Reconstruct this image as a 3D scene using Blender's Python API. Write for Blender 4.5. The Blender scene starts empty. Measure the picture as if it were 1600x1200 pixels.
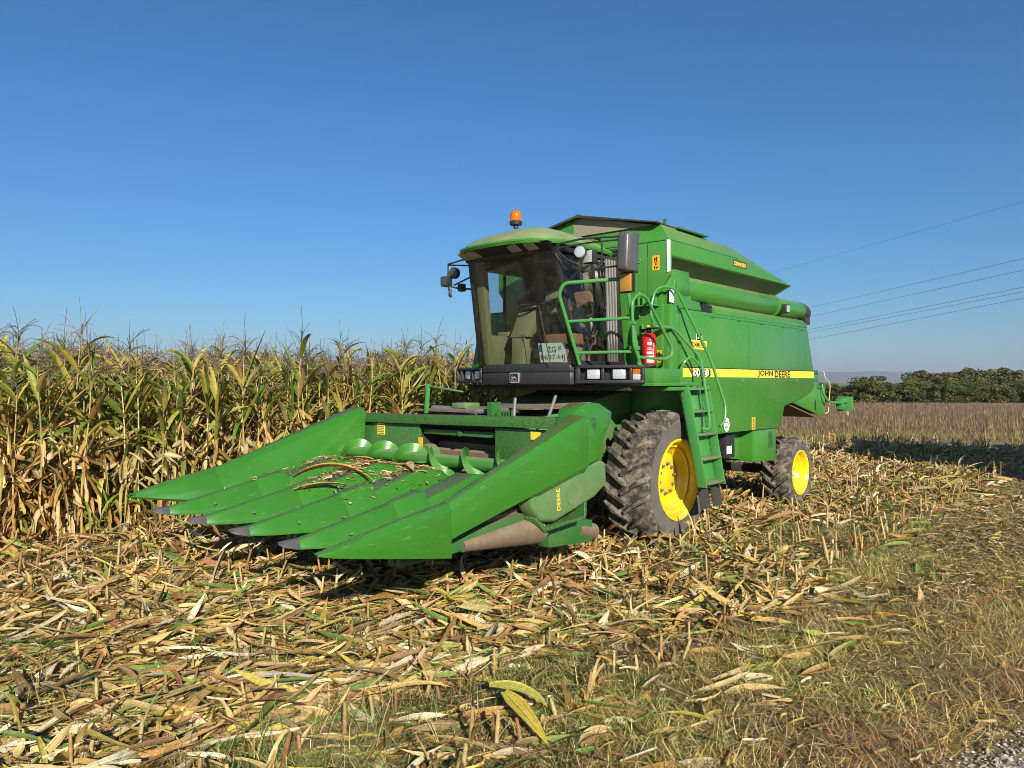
import bpy, bmesh, math, random
import numpy as np
from mathutils import Vector, Matrix
R = math.radians
scene = bpy.context.scene
COL = scene.collection
rng = np.random.default_rng(7)
random.seed(7)

# ------------------------------------------------------------------ camera
cam_d = bpy.data.cameras.new("camera")
cam = bpy.data.objects.new("camera", cam_d)
COL.objects.link(cam)
cam.location = (0, 0, 2.0)
cam.rotation_euler = (R(90 - 0.1475), 0, 0)
cam_d.sensor_width = 36.0
cam_d.lens = 1165.0 / 1600.0 * 36.0
cam_d.clip_start = 0.1
cam_d.clip_end = 30000
scene.camera = cam
scene.render.resolution_x, scene.render.resolution_y = 1024, 768

# ------------------------------------------------------------------ light
SUN_AZ, SUN_EL = R(15), R(24)          # azimuth: right of straight behind the camera
sdir = Vector((math.sin(SUN_AZ) * math.cos(SUN_EL), -math.cos(SUN_AZ) * math.cos(SUN_EL), math.sin(SUN_EL)))
world = bpy.data.worlds.new("World"); scene.world = world; world.use_nodes = True
wn = world.node_tree
bg = wn.nodes["Background"]
sky = wn.nodes.new("ShaderNodeTexSky")
sky.sky_type = 'NISHITA'; sky.sun_disc = False
sky.sun_elevation = SUN_EL; sky.sun_rotation = math.pi - SUN_AZ
sky.altitude = 120; sky.air_density = 1.15; sky.dust_density = 0.35; sky.ozone_density = 10.0
hs_ = wn.nodes.new("ShaderNodeHueSaturation"); hs_.inputs['Hue'].default_value = .496; hs_.inputs['Saturation'].default_value = 1.03; hs_.inputs['Value'].default_value = 1.05
wn.links.new(sky.outputs[0], hs_.inputs['Color']); wn.links.new(hs_.outputs[0], bg.inputs[0]); bg.inputs[1].default_value = 0.068
sun_d = bpy.data.lights.new("sun", 'SUN'); sun_d.energy = 5.0; sun_d.angle = R(0.53); sun_d.color = (1.0, 0.93, 0.82)
sun = bpy.data.objects.new("sun", sun_d); COL.objects.link(sun)
sun.rotation_euler = (-sdir).to_track_quat('-Z', 'Y').to_euler()
sun.location = (0, 0, 60)
vs = scene.view_settings
vs.view_transform = 'Standard'; vs.look = 'None'; vs.exposure = 0.60; vs.gamma = 1.0
scene.cycles.filter_width = 0.95
scene.cycles.max_bounces = 6; scene.cycles.transparent_max_bounces = 12
scene.cycles.diffuse_bounces = 3; scene.cycles.glossy_bounces = 3; scene.cycles.transmission_bounces = 4

# ------------------------------------------------------------------ materials
def mat(name):
    m = bpy.data.materials.new(name); m.use_nodes = True
    nt = m.node_tree; p = nt.nodes["Principled BSDF"]
    return m, nt, p
def rgb(c): return (c[0], c[1], c[2], 1.0)
def noise(nt, scale, detail=4, rough=0.6, coord='Object'):
    n = nt.nodes.new("ShaderNodeTexNoise"); n.inputs['Scale'].default_value = scale
    n.inputs['Detail'].default_value = detail; n.inputs['Roughness'].default_value = rough
    tc = nt.nodes.new("ShaderNodeTexCoord"); nt.links.new(tc.outputs[coord], n.inputs['Vector'])
    return n
def ramp(nt, src, stops):
    r = nt.nodes.new("ShaderNodeValToRGB"); e = r.color_ramp.elements
    while len(e) < len(stops): e.new(0.5)
    for i, (p, c) in enumerate(stops):
        e[i].position = p; e[i].color = c if len(c) == 4 else (c[0], c[1], c[2], 1)
    nt.links.new(src, r.inputs[0]); return r
def mix(nt, fac, a, b, mode='MIX'):
    m = nt.nodes.new("ShaderNodeMix"); m.data_type = 'RGBA'; m.blend_type = mode
    for sock, val in ((m.inputs[0], fac), (m.inputs[6], a), (m.inputs[7], b)):
        if hasattr(val, 'is_output') or isinstance(val, bpy.types.NodeSocket): nt.links.new(val, sock)
        elif isinstance(val, (int, float)): sock.default_value = val
        else: sock.default_value = rgb(val)
    return m.outputs[2]
def math_n(nt, op, a, b=None, clamp=False):
    m = nt.nodes.new("ShaderNodeMath"); m.operation = op; m.use_clamp = clamp
    for i, v in enumerate((a, b)):
        if v is None: continue
        if isinstance(v, bpy.types.NodeSocket): nt.links.new(v, m.inputs[i])
        else: m.inputs[i].default_value = v
    return m.outputs[0]
def bump(nt, p, src, strength, dist=0.01):
    b = nt.nodes.new("ShaderNodeBump"); b.inputs['Strength'].default_value = strength; b.inputs['Distance'].default_value = dist
    nt.links.new(src, b.inputs['Height']); nt.links.new(b.outputs[0], p.inputs['Normal'])
def up_mask(nt, lo=0.35, hi=0.95):
    g = nt.nodes.new("ShaderNodeNewGeometry"); s = nt.nodes.new("ShaderNodeSeparateXYZ")
    nt.links.new(g.outputs['Normal'], s.inputs[0])
    mr = nt.nodes.new("ShaderNodeMapRange"); mr.inputs[1].default_value = lo; mr.inputs[2].default_value = hi
    nt.links.new(s.outputs[2], mr.inputs[0]); return mr.outputs[0]

def paint(name, base, dust=(0.30, 0.25, 0.16), dust_amt=0.75, rough=0.32, speck=0.0, spec_col=(0.05, 0.04, 0.02), side=0.10, coat=0.25, lo=.45, hi=.98, speck_up=False, scuff=0.0):
    """glossy machine enamel that gathers dust where it faces up, with faint streaks and specks of chaff"""
    m, nt, p = mat(name)
    n1 = noise(nt, 3.0, 5, .65); n2 = noise(nt, 38.0, 3, .6)
    c = mix(nt, math_n(nt, 'MULTIPLY', n1.outputs[0], 0.35), base, [min(1, x * 1.18 + .006) for x in base])
    um = up_mask(nt, lo, hi)
    dn = ramp(nt, n1.outputs[0], [(.25, (0.45,) * 3), (.7, (1,) * 3)])
    d = math_n(nt, 'MULTIPLY', math_n(nt, 'MULTIPLY', um, dn.outputs[0]), dust_amt)
    sd = ramp(nt, noise(nt, 1.7, 6, .7).outputs[0], [(.45, (0,) * 3), (.8, (side,) * 3)])
    d2 = math_n(nt, 'ADD', d, sd.outputs[0], True)
    c = mix(nt, d2, c, dust)
    if speck > 0:
        v = noise(nt, 60.0, 3, .6)
        sr = ramp(nt, v.outputs[0], [(.5, (0,) * 3), (.62, (speck,) * 3)])
        uf = up_mask(nt, .82, .97) if speck_up else 1.0
        c = mix(nt, math_n(nt, 'MULTIPLY', sr.outputs[0], uf), c, spec_col)
        v2 = noise(nt, 95.0, 2, .5)
        sr2 = ramp(nt, v2.outputs[0], [(.64, (0,) * 3), (.68, (speck * .8,) * 3)])
        c = mix(nt, math_n(nt, 'MULTIPLY', sr2.outputs[0], uf), c, (.33, .25, .11))
    if scuff > 0:
        tc = nt.nodes.new("ShaderNodeTexCoord"); mp_ = nt.nodes.new("ShaderNodeMapping"); mp_.inputs['Scale'].default_value = (3.0, 26.0, 26.0); mp_.inputs['Rotation'].default_value = (.3, .5, .2)
        nt.links.new(tc.outputs['Object'], mp_.inputs[0]); ns = nt.nodes.new("ShaderNodeTexNoise"); ns.inputs['Scale'].default_value = 1.6; ns.inputs['Detail'].default_value = 5; ns.inputs['Roughness'].default_value = .7
        nt.links.new(mp_.outputs[0], ns.inputs['Vector'])
        s1 = ramp(nt, ns.outputs[0], [(.60, (0,) * 3), (.72, (scuff,) * 3)]); c = mix(nt, s1.outputs[0], c, (.20, .32, .16))
        s2 = ramp(nt, noise(nt, 9, 6, .75).outputs[0], [(.58, (0,) * 3), (.75, (scuff * .9,) * 3)]); c = mix(nt, s2.outputs[0], c, (.085, .10, .035))
        s3 = ramp(nt, noise(nt, 42, 3, .6).outputs[0], [(.69, (0,) * 3), (.72, (min(1, scuff * 2),) * 3)]); c = mix(nt, s3.outputs[0], c, (.09, .07, .035))
    nt.links.new(c, p.inputs['Base Color'])
    rr = math_n(nt, 'ADD', math_n(nt, 'MULTIPLY', d2, 0.5), math_n(nt, 'ADD', math_n(nt, 'MULTIPLY', n2.outputs[0], 0.12), rough - .06), True)
    nt.links.new(rr, p.inputs['Roughness'])
    p.inputs['Coat Weight'].default_value = coat; p.inputs['Coat Roughness'].default_value = 0.18
    b = noise(nt, 1.1, 2, .5); bump(nt, p, b.outputs[0], 0.22, 0.05)
    return m
def plain(name, c, rough=0.5, metal=0.0, var=0.25, scale=12.0, dust=0.0, coat=0.0, bmp=0.0):
    m, nt, p = mat(name)
    n = noise(nt, scale, 5, .65)
    cc = mix(nt, n.outputs[0], [x * (1 - var) for x in c], [min(1, x * (1 + var)) for x in c])
    if dust > 0:
        d = math_n(nt, 'MULTIPLY', math_n(nt, 'ADD', up_mask(nt, .0, .9), .25), math_n(nt, 'MULTIPLY', n.outputs[0], dust * 1.6), True)
        cc = mix(nt, d, cc, (.27, .22, .15))
    nt.links.new(cc, p.inputs['Base Color'])
    p.inputs['Roughness'].default_value = rough; p.inputs['Metallic'].default_value = metal
    p.inputs['Coat Weight'].default_value = coat
    if bmp: bump(nt, p, n.outputs[0], bmp, .01)
    return m
GREEN = (0.044, 0.200, 0.023)
M = {}
M['green'] = paint('green_enamel', GREEN, side=.14, scuff=.16)
M['green_clean'] = paint('green_enamel_side', GREEN, dust_amt=.6, side=.12, rough=.28, scuff=.16)
M['green_header'] = paint('green_header_sheet', (0.030, 0.160, 0.013), dust=(.12, .10, .05), dust_amt=.7, side=.10, speck=.75, rough=.3, scuff=.38, lo=.86, hi=.99, speck_up=True)
M['green_dirty'] = paint('green_dirty_sheet', (0.028, 0.15, 0.022), dust=(.10, .085, .04), dust_amt=.55, speck=.9, side=.25, rough=.45)
M['green_ridge'] = paint('green_ridge_sheet', (0.030, 0.155, 0.014), dust=(.13, .11, .05), dust_amt=.75, speck=.8, side=.06, rough=.32, lo=.8, hi=.98, speck_up=True, scuff=.3)
M['green_roof'] = paint('green_dusty_roof', GREEN, dust=(.36, .33, .17), dust_amt=.72, side=.2, lo=.25, hi=.9)
M['green_old'] = paint('green_weathered', (0.07, 0.19, 0.05), dust=(.26, .21, .13), dust_amt=.9, side=.55, rough=.5, speck=.2, scuff=.3)
M['green_rail'] = paint('green_rail', (0.05, 0.24, 0.05), dust_amt=.35, side=.2)
M['yellow'] = paint('yellow_enamel', (0.80, 0.54, 0.008), dust=(.30, .23, .10), dust_amt=.45, side=.30, scuff=.12)
M['decal_yellow'] = plain('yellow_decal', (0.80, 0.60, 0.05), .4, var=.06, scale=5)
M['decal_cream'] = plain('cream_decal', (0.85, 0.74, 0.30), .4, var=.05)
M['decal_orange'] = plain('orange_decal', (0.80, 0.42, 0.02), .4, var=.06)
M['decal_white'] = plain('white_decal', (0.78, 0.78, 0.74), .4, var=.05)
M['decal_black'] = plain('black_decal', (0.015, 0.014, 0.012), .45, var=.2)
M['decal_brown'] = plain('brown_decal', (0.09, 0.06, 0.015), .45, var=.2)
M['plate_blue'] = plain('blue_strip', (0.03, 0.09, 0.35), .4)
M['plate'] = plain('plate_face', (0.62, 0.68, 0.62), .35, var=.06)
M['plate_ink'] = plain('plate_ink', (0.09, 0.05, 0.04), .5)
M['plastic'] = plain('black_plastic', (0.020, 0.021, 0.024), .42, var=.3, dust=.09)
M['rubber'] = plain('black_rubber', (0.018, 0.018, 0.018), .75, var=.3, dust=.25)
M['dark'] = plain('dark_iron', (0.018, 0.020, 0.017), .7, var=.4, dust=.25)
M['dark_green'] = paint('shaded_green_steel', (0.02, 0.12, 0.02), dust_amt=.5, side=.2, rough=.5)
M['steel'] = plain('worn_steel', (0.20, 0.19, 0.18), .5, .3, var=.35, dust=.45, bmp=.1)
M['hopper_shade_dirt'] = paint('shaded_grimy_hopper_sheet', (.018, .055, .010), dust=(.09, .075, .04), side=.6, rough=.7, speck=.3, coat=0)  # base darkened for the shade under the hopper, plus brownish dirt
M['lens_dark'] = plain('dark_lamp_glass', (.10, .10, .105), .15, .5, var=.2)
M['nose'] = plain('grey_nose_plastic', (0.06, 0.065, 0.07), .45, var=.2, dust=.2)
M['rust'] = plain('rusty_dusty_steel', (0.13, 0.085, 0.05), .8, var=.4, dust=.55, bmp=.2)
M['hose'] = plain('grey_pipe', (0.10, 0.11, 0.12), .5, var=.25, dust=.3)
M['beige'] = plain('beige_trim', (0.23, 0.22, 0.11), .6, var=.12)
M['seat'] = plain('brown_seat_cloth', (0.27, 0.12, 0.06), .9, var=.25, scale=30)
M['interior'] = plain('dark_interior', (0.03, 0.028, 0.024), .75, var=.3)
M['dust_panel'] = plain('dusty_beige_sheet', (0.27, 0.24, 0.16), .75, var=.18, scale=5)
M['mirror'] = plain('mirror_shell', (0.07, 0.07, 0.072), .35, var=.2, dust=.15)
M['amber'] = plain('amber_reflector', (0.42, 0.21, 0.035), .35, var=.45, scale=140)
M['white_strip'] = plain('white_strip', (0.75, 0.77, 0.74), .4, var=.1)
M['red'] = plain('red_enamel', (0.55, 0.012, 0.014), .3, var=.12, coat=.4)
M['chrome'] = plain('bright_metal', (0.55, 0.55, 0.55), .25, .9, var=.1)
M['lampshell'] = plain('lamp_reflector', (0.62, 0.62, 0.60), .22, .6, var=.15, scale=30)
M['lamp_beige'] = plain('dusty_lamp_glass', (0.38, 0.34, 0.24), .3, var=.1)
def glassy(name, tint, gloss_col=(1, 1, 1), dust=.10):
    m, nt, p = mat(name)
    out = nt.nodes["Material Output"]
    t = nt.nodes.new("ShaderNodeBsdfTransparent"); t.inputs[0].default_value = rgb(tint)
    g = nt.nodes.new("ShaderNodeBsdfGlossy"); g.inputs['Roughness'].default_value = 0.03; g.inputs[0].default_value = rgb(gloss_col)
    lw = nt.nodes.new("ShaderNodeLayerWeight"); lw.inputs[0].default_value = .5
    frs = math_n(nt, 'ADD', math_n(nt, 'MULTIPLY', math_n(nt, 'POWER', lw.outputs['Facing'], 4.0), .8), .045)
    mx = nt.nodes.new("ShaderNodeMixShader")
    d = nt.nodes.new("ShaderNodeBsdfDiffuse"); d.inputs[0].default_value = (.30, .27, .20, 1)
    dn = noise(nt, 7, 5, .7); dr = ramp(nt, dn.outputs[0], [(.45, (dust * .1,) * 3), (.85, (dust,) * 3)])
    mx2 = nt.nodes.new("ShaderNodeMixShader")
    nt.links.new(frs, mx.inputs[0]); nt.links.new(t.outputs[0], mx.inputs[1]); nt.links.new(g.outputs[0], mx.inputs[2])
    nt.links.new(dr.outputs[0], mx2.inputs[0]); nt.links.new(mx.outputs[0], mx2.inputs[1]); nt.links.new(d.outputs[0], mx2.inputs[2])
    nt.links.new(mx2.outputs[0], out.inputs[0])
    return m
M['glass_clean'] = glassy('clean_glass', (.88, .91, .89), dust=0)
M['glass'] = glassy('cab_glass', (.68, .74, .71), dust=.13)
m, nt, p = mat('amber_lens'); p.inputs['Base Color'].default_value = (.85, .22, .01, 1); p.inputs['Roughness'].default_value = .12
p.inputs['Transmission Weight'].default_value = .45; p.inputs['IOR'].default_value = 1.3; M['lens_amber'] = m
m, nt, p = mat('clear_lamp_glass'); p.inputs['Base Color'].default_value = (.75, .76, .75, 1); p.inputs['Roughness'].default_value = .12; p.inputs['Metallic'].default_value = .55
nn = noise(nt, 60, 2); bump(nt, p, nn.outputs[0], .5, .01); M['lens'] = m
# tyre: black rubber caked with pale dry mud
m, nt, p = mat('muddy_tyre')
n1 = noise(nt, 7.0, 8, .72); n2 = noise(nt, 34.0, 4, .7)
r1 = ramp(nt, n1.outputs[0], [(.44, (0,) * 3), (.60, (1,) * 3)])
c = mix(nt, math_n(nt, 'MULTIPLY', r1.outputs[0], .75), (.030, .029, .028), (.38, .31, .20))
r2 = ramp(nt, n2.outputs[0], [(.40, (0,) * 3), (.72, (.75,) * 3)])
c = mix(nt, r2.outputs[0], c, (.10, .088, .07))
nt.links.new(c, p.inputs['Base Color']); p.inputs['Roughness'].default_value = .9
hsum = math_n(nt, 'ADD', n1.outputs[0], n2.outputs[0]); bump(nt, p, hsum, .8, .03); M['tyre'] = m
m, nt, p = mat('dusty_sidewall')
n1 = noise(nt, 3.0, 6, .7)
c = mix(nt, ramp(nt, n1.outputs[0], [(.3, (0.3,) * 3), (.75, (.95,) * 3)]).outputs[0], (.03, .028, .027), (.16, .14, .115))
nt.links.new(c, p.inputs['Base Color']); p.inputs['Roughness'].default_value = .85; M['sidewall'] = m

def leaf_mat(name, transl=.25, rough=.55, var_scale=25.0, obj_var=0.0, strength=.35, streak=0.0):
    m, nt, p = mat(name)
    a = nt.nodes.new("ShaderNodeAttribute"); a.attribute_name = 'col'
    n = noise(nt, var_scale, 4, .65)
    f = ramp(nt, n.outputs[0], [(.25, (.9 * (1 - strength),) * 3), (.75, (.9 * (1 + strength * .7),) * 3)])
    c = mix(nt, 1.0, a.outputs[0], f.outputs[0], 'MULTIPLY')
    if streak:      # fine veins that run along the blade
        sp = nt.nodes.new("ShaderNodeSeparateColor"); nt.links.new(a.outputs[0], sp.inputs[0])
        w = math_n(nt, 'ADD', math_n(nt, 'MULTIPLY', a.outputs[3], 9.0), math_n(nt, 'MULTIPLY', sp.outputs[0], 173.0))
        n1d = nt.nodes.new("ShaderNodeTexNoise"); n1d.noise_dimensions = '1D'; n1d.inputs['Scale'].default_value = 1.0; n1d.inputs['Detail'].default_value = 2
        nt.links.new(w, n1d.inputs['W'])
        f2 = ramp(nt, n1d.outputs[0], [(.3, (1 - streak,) * 3), (.7, (1 + streak * .8,) * 3)])
        c = mix(nt, 1.0, c, f2.outputs[0], 'MULTIPLY')
    if obj_var:
        oi = nt.nodes.new("ShaderNodeObjectInfo")
        r_ = ramp(nt, oi.outputs['Random'], [(0.0, (.62, .85, .70)), (.3, (.95, 1.0, .9)), (.6, (1.15, 1.0, .85)), (1.0, (1.2, .95, .8))])
        c = mix(nt, obj_var, c, mix(nt, 1.0, c, r_.outputs[0], 'MULTIPLY'))
    nt.links.new(c, p.inputs['Base Color']); p.inputs['Roughness'].default_value = rough
    p.inputs['Specular IOR Level'].default_value = .35
    if transl:
        out = nt.nodes["Material Output"]; t = nt.nodes.new("ShaderNodeBsdfTranslucent"); nt.links.new(c, t.inputs[0])
        mx = nt.nodes.new("ShaderNodeMixShader"); mx.inputs[0].default_value = transl
        nt.links.new(p.outputs[0], mx.inputs[1]); nt.links.new(t.outputs[0], mx.inputs[2]); nt.links.new(mx.outputs[0], out.inputs[0])
    return m
M['leaf'] = leaf_mat('corn_leaf', .33, .5, 22, .45, .28, .3)
M['stalk'] = leaf_mat('corn_stalk', 0, .6, 30, .4)
M['litter'] = leaf_mat('dry_litter', .18, .65, 30, 0, .4, .38)
M['grass'] = leaf_mat('grass_blade', .25, .55, 9, 0, .3)
M['crown'] = leaf_mat('tree_leaf', .2, .6, 1.2, .25, .3)
M['bark'] = plain('bark', (.10, .075, .05), .9, var=.4, scale=20, bmp=.4)
M['wire'] = plain('wire', (.30, .32, .35), .5)

# ------------------------------------------------------------------ object helpers
def props(o, label=None, cat=None, group=None, kind=None):
    if label: o['label'] = label
    if cat: o['category'] = cat
    if group: o['group'] = group
    if kind: o['kind'] = kind
    return o
def empty(name, loc=(0, 0, 0), rz=0.0):
    o = bpy.data.objects.new(name, None); COL.objects.link(o); o.location = loc; o.rotation_euler = (0, 0, rz)
    o.empty_display_size = .2
    return o
def np_mesh(name, verts, quads=None, tris=None, col=None, smooth=True):
    me = bpy.data.meshes.new(name)
    verts = np.asarray(verts, np.float32).reshape(-1, 3)
    q = np.zeros((0, 4), np.int32) if quads is None else np.asarray(quads, np.int32).reshape(-1, 4)
    t = np.zeros((0, 3), np.int32) if tris is None else np.asarray(tris, np.int32).reshape(-1, 3)
    me.vertices.add(len(verts)); me.vertices.foreach_set('co', verts.ravel())
    nl = q.size + t.size; me.loops.add(nl)
    me.loops.foreach_set('vertex_index', np.concatenate([q.ravel(), t.ravel()]))
    npoly = len(q) + len(t); me.polygons.add(npoly)
    st = np.concatenate([np.arange(len(q)) * 4, q.size + np.arange(len(t)) * 3]).astype(np.int32)
    me.polygons.foreach_set('loop_start', st)
    me.polygons.foreach_set('use_smooth', np.full(npoly, smooth))
    me.update(calc_edges=True)
    if col is not None:
        a = me.color_attributes.new('col', 'FLOAT_COLOR', 'POINT')
        c4 = np.ones((len(verts), 4), np.float32); c4[:, :3] = col; c4[:, 3] = (np.arange(len(verts)) % 3) * .5   # place across a blade
        a.data.foreach_set('color', c4.ravel())
    return me
def link_mesh(name, me, m, parent=None):
    o = bpy.data.objects.new(name, me); COL.objects.link(o)
    for mm in (m if isinstance(m, (list, tuple)) else [m]): me.materials.append(mm)
    if parent: o.parent = parent
    return o

class MB:
    """collects shapes in machine coordinates: u back along the machine, v towards its left side, z up"""
    def __init__(s, mirror_v=True): s.bm = bmesh.new(); s.sgn = -1 if mirror_v else 1; s.mi = 0
    def V(s, p): return s.bm.verts.new((p[0], s.sgn * p[1], p[2]))
    def faces(s, pts, fs):
        vv = [s.V(p) for p in pts]; out = []
        for f in fs:
            try: F = s.bm.faces.new([vv[i] for i in f]); F.material_index = s.mi; out.append(F)
            except ValueError: pass
        return vv
    def box(s, lo, hi):
        (a, b, c), (d, e, f) = lo, hi
        s.faces([(a, b, c), (d, b, c), (d, e, c), (a, e, c), (a, b, f), (d, b, f), (d, e, f), (a, e, f)],
                [(0, 1, 2, 3), (4, 5, 6, 7), (0, 1, 5, 4), (1, 2, 6, 5), (2, 3, 7, 6), (3, 0, 4, 7)]); return s
    def prism_v(s, poly, v0, v1):
        n = len(poly)
        s.faces([(u, v0, z) for u, z in poly] + [(u, v1, z) for u, z in poly],
                [tuple(range(n)), tuple(range(n, 2 * n))] + [(i, (i + 1) % n, n + (i + 1) % n, n + i) for i in range(n)]); return s
    def prism_u(s, poly, u0, u1):
        n = len(poly)
        s.faces([(u0, v, z) for v, z in poly] + [(u1, v, z) for v, z in poly],
                [tuple(range(n)), tuple(range(n, 2 * n))] + [(i, (i + 1) % n, n + (i + 1) % n, n + i) for i in range(n)]); return s
    def prism_z(s, poly, z0, z1):
        n = len(poly)
        s.faces([(u, v, z0) for u, v in poly] + [(u, v, z1) for u, v in poly],
                [tuple(range(n)), tuple(range(n, 2 * n))] + [(i, (i + 1) % n, n + (i + 1) % n, n + i) for i in range(n)]); return s
    def loft(s, secs, closed=True, caps=True):
        n = len(secs[0]); pts = [p for sec in secs for p in sec]; fs = []
        for k in range(len(secs) - 1):
            for i in range(n if closed else n - 1):
                j = (i + 1) % n; fs.append((k * n + i, k * n + j, (k + 1) * n + j, (k + 1) * n + i))
        if caps and closed: fs += [tuple(range(n)), tuple(range((len(secs) - 1) * n, len(secs) * n))]
        s.faces(pts, fs); return s
    def tube(s, path, r, n=8, closed=False, caps=True):
        P = [Vector(p) for p in path]; rs = r if isinstance(r, (list, tuple)) else [r] * len(P)
        secs = []; prev = None
        for i, p in enumerate(P):
            if closed: t = (P[(i + 1) % len(P)] - P[i - 1])
            else: t = P[min(i + 1, len(P) - 1)] - P[max(i - 1, 0)]
            t.normalize()
            if prev is None:
                a = Vector((0, 0, 1)) if abs(t.z) < .9 else Vector((1, 0, 0)); x = t.cross(a).normalized()
            else:
                x = prev - t * prev.dot(t); x.normalize()
            prev = x; y = t.cross(x)
            secs.append([tuple(p + (x * math.cos(2 * math.pi * k / n) + y * math.sin(2 * math.pi * k / n)) * rs[i]) for k in range(n)])
        if closed: secs.append(secs[0])
        s.loft(secs, True, caps and not closed); return s
    def lathe_v(s, cu, cz, prof, n=48, caps=False):
        """profile of (radius, v) turned about the lateral axis through (cu, cz)"""
        secs = [[(cu + r * math.cos(2 * math.pi * k / n), v, cz + r * math.sin(2 * math.pi * k / n)) for k in range(n)] for r, v in prof]
        s.loft(secs, True, caps); return s
    def lathe_z(s, cu, cv, prof, n=24, caps=True):
        secs = [[(cu + r * math.cos(2 * math.pi * k / n), cv + r * math.sin(2 * math.pi * k / n), z) for k in range(n)] for r, z in prof]
        s.loft(secs, True, caps); return s
    def cyl(s, a, b, r0, r1=None, n=16): return s.tube([a, b], [r0, r0 if r1 is None else r1], n)
    def hull(s, pts):
        vv = [s.V(p) for p in pts]
        bmesh.ops.convex_hull(s.bm, input=vv); return s
    def slab(s, a, b, c, d, t):
        """a thin sheet through four points, thickened by t along its normal"""
        A, B, C_, D = map(Vector, (a, b, c, d)); nrm = (B - A).cross(D - A).normalized() * t
        s.faces([tuple(x) for x in (A, B, C_, D)] + [tuple(x + nrm) for x in (A, B, C_, D)],
                [(0, 1, 2, 3), (4, 5, 6, 7), (0, 1, 5, 4), (1, 2, 6, 5), (2, 3, 7, 6), (3, 0, 4, 7)]); return s
    def build(s, name, m, parent=None, bevel=0.0, sharp=32, segs=2, recalc=True):
        bm = s.bm
        bmesh.ops.remove_doubles(bm, verts=bm.verts, dist=1e-5)
        if recalc: bmesh.ops.recalc_face_normals(bm, faces=bm.faces)
        if bevel:
            ed = [e for e in bm.edges if len(e.link_faces) == 2 and e.calc_face_angle(0) > R(28)]
            try: bmesh.ops.bevel(bm, geom=ed, offset=bevel, offset_type='OFFSET', segments=segs, profile=.5, affect='EDGES', clamp_overlap=True)
            except Exception: pass
        me = bpy.data.meshes.new(name); bm.to_mesh(me); bm.free()
        me.polygons.foreach_set('use_smooth', [True] * len(me.polygons))
        try: me.set_sharp_from_angle(angle=R(sharp))
        except Exception: pass
        return link_mesh(name, me, m, parent)
def arc_path(pts, rad=.08, n=5):
    """round the corners of a poly-line"""
    P = [Vector(p) for p in pts]; out = [P[0]]
    for i in range(1, len(P) - 1):
        a, b, c = P[i - 1], P[i], P[i + 1]
        da, dc = (a - b), (c - b); r = min(rad, da.length * .45, dc.length * .45)
        p0 = b + da.normalized() * r; p1 = b + dc.normalized() * r
        for k in range(n + 1):
            t = k / n; out.append(p0 * (1 - t) ** 2 + b * 2 * t * (1 - t) + p1 * t * t)
    out.append(P[-1]); return [tuple(p) for p in out]
def text_mesh(body, w, h, bold=0.0, depth=.002, shear=0.0):
    cu = bpy.data.curves.new('lettering', 'FONT'); cu.body = body; cu.size = 1; cu.offset = bold; cu.extrude = 0; cu.shear = shear
    cu.space_character = 1.0 + bold * 2; cu.resolution_u = 3
    o = bpy.data.objects.new('lettering', cu); COL.objects.link(o)
    dg = bpy.context.evaluated_depsgraph_get(); me0 = o.evaluated_get(dg).to_mesh()
    vs_ = [tuple(v.co) for v in me0.vertices]; fs = [tuple(p.vertices) for p in me0.polygons]
    o.evaluated_get(dg).to_mesh_clear(); bpy.data.objects.remove(o); bpy.data.curves.remove(cu)
    xs = [v[0] for v in vs_]; ys = [v[1] for v in vs_]
    x0, x1, y0, y1 = min(xs), max(xs), min(ys), max(ys)
    return [((x - x0) / (x1 - x0) * w, (y - y0) / (y1 - y0) * h) for x, y, _ in vs_], fs
def text_side(name, body, u0, z0, w, h, v, m, parent, bold=.02, shear=0.0):
    vs_, fs = text_mesh(body, w, h, bold, shear=shear)
    mb = MB(); mb.faces([(u0 + x, v, z0 + y) for x, y in vs_], fs)
    return mb.build(name, m, parent, recalc=False)
def text_front(name, body, v0, z0, w, h, u, m, parent, bold=.01, skew=None):
    vs_, fs = text_mesh(body, w, h, bold)
    mb = MB(); mb.faces([(u if skew is None else skew(v0 + x, z0 + y), v0 + x, z0 + y) for x, y in vs_], fs)
    return mb.build(name, m, parent, recalc=False)

# ------------------------------------------------------------------ ground
def gz(x, y):
    """gentle unevenness of the field"""
    x = np.asarray(x, float); y = np.asarray(y, float)
    fade = np.exp(-(np.hypot(x, y - 8) / 45) ** 2)
    return fade * (.022 * np.sin(x * 1.3 + .5 * y) + .02 * np.sin(y * 1.7 - .8 * x + 1) + .012 * np.sin(3.1 * x + 2.3 * y))
A_ = math.atan(1030 / 1165.0)
bx, by = math.sin(A_), math.cos(A_)          # machine's backward direction
P0 = np.array([0.96057, 10.0569])
def to_machine(x, y):
    dx, dy = np.asarray(x) - P0[0], np.asarray(y) - P0[1]
    return dx * bx + dy * by, dx * by - dy * bx
def to_world(u, v):
    return P0[0] + np.asarray(u) * bx + np.asarray(v) * by, P0[1] + np.asarray(u) * by - np.asarray(v) * bx

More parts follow.
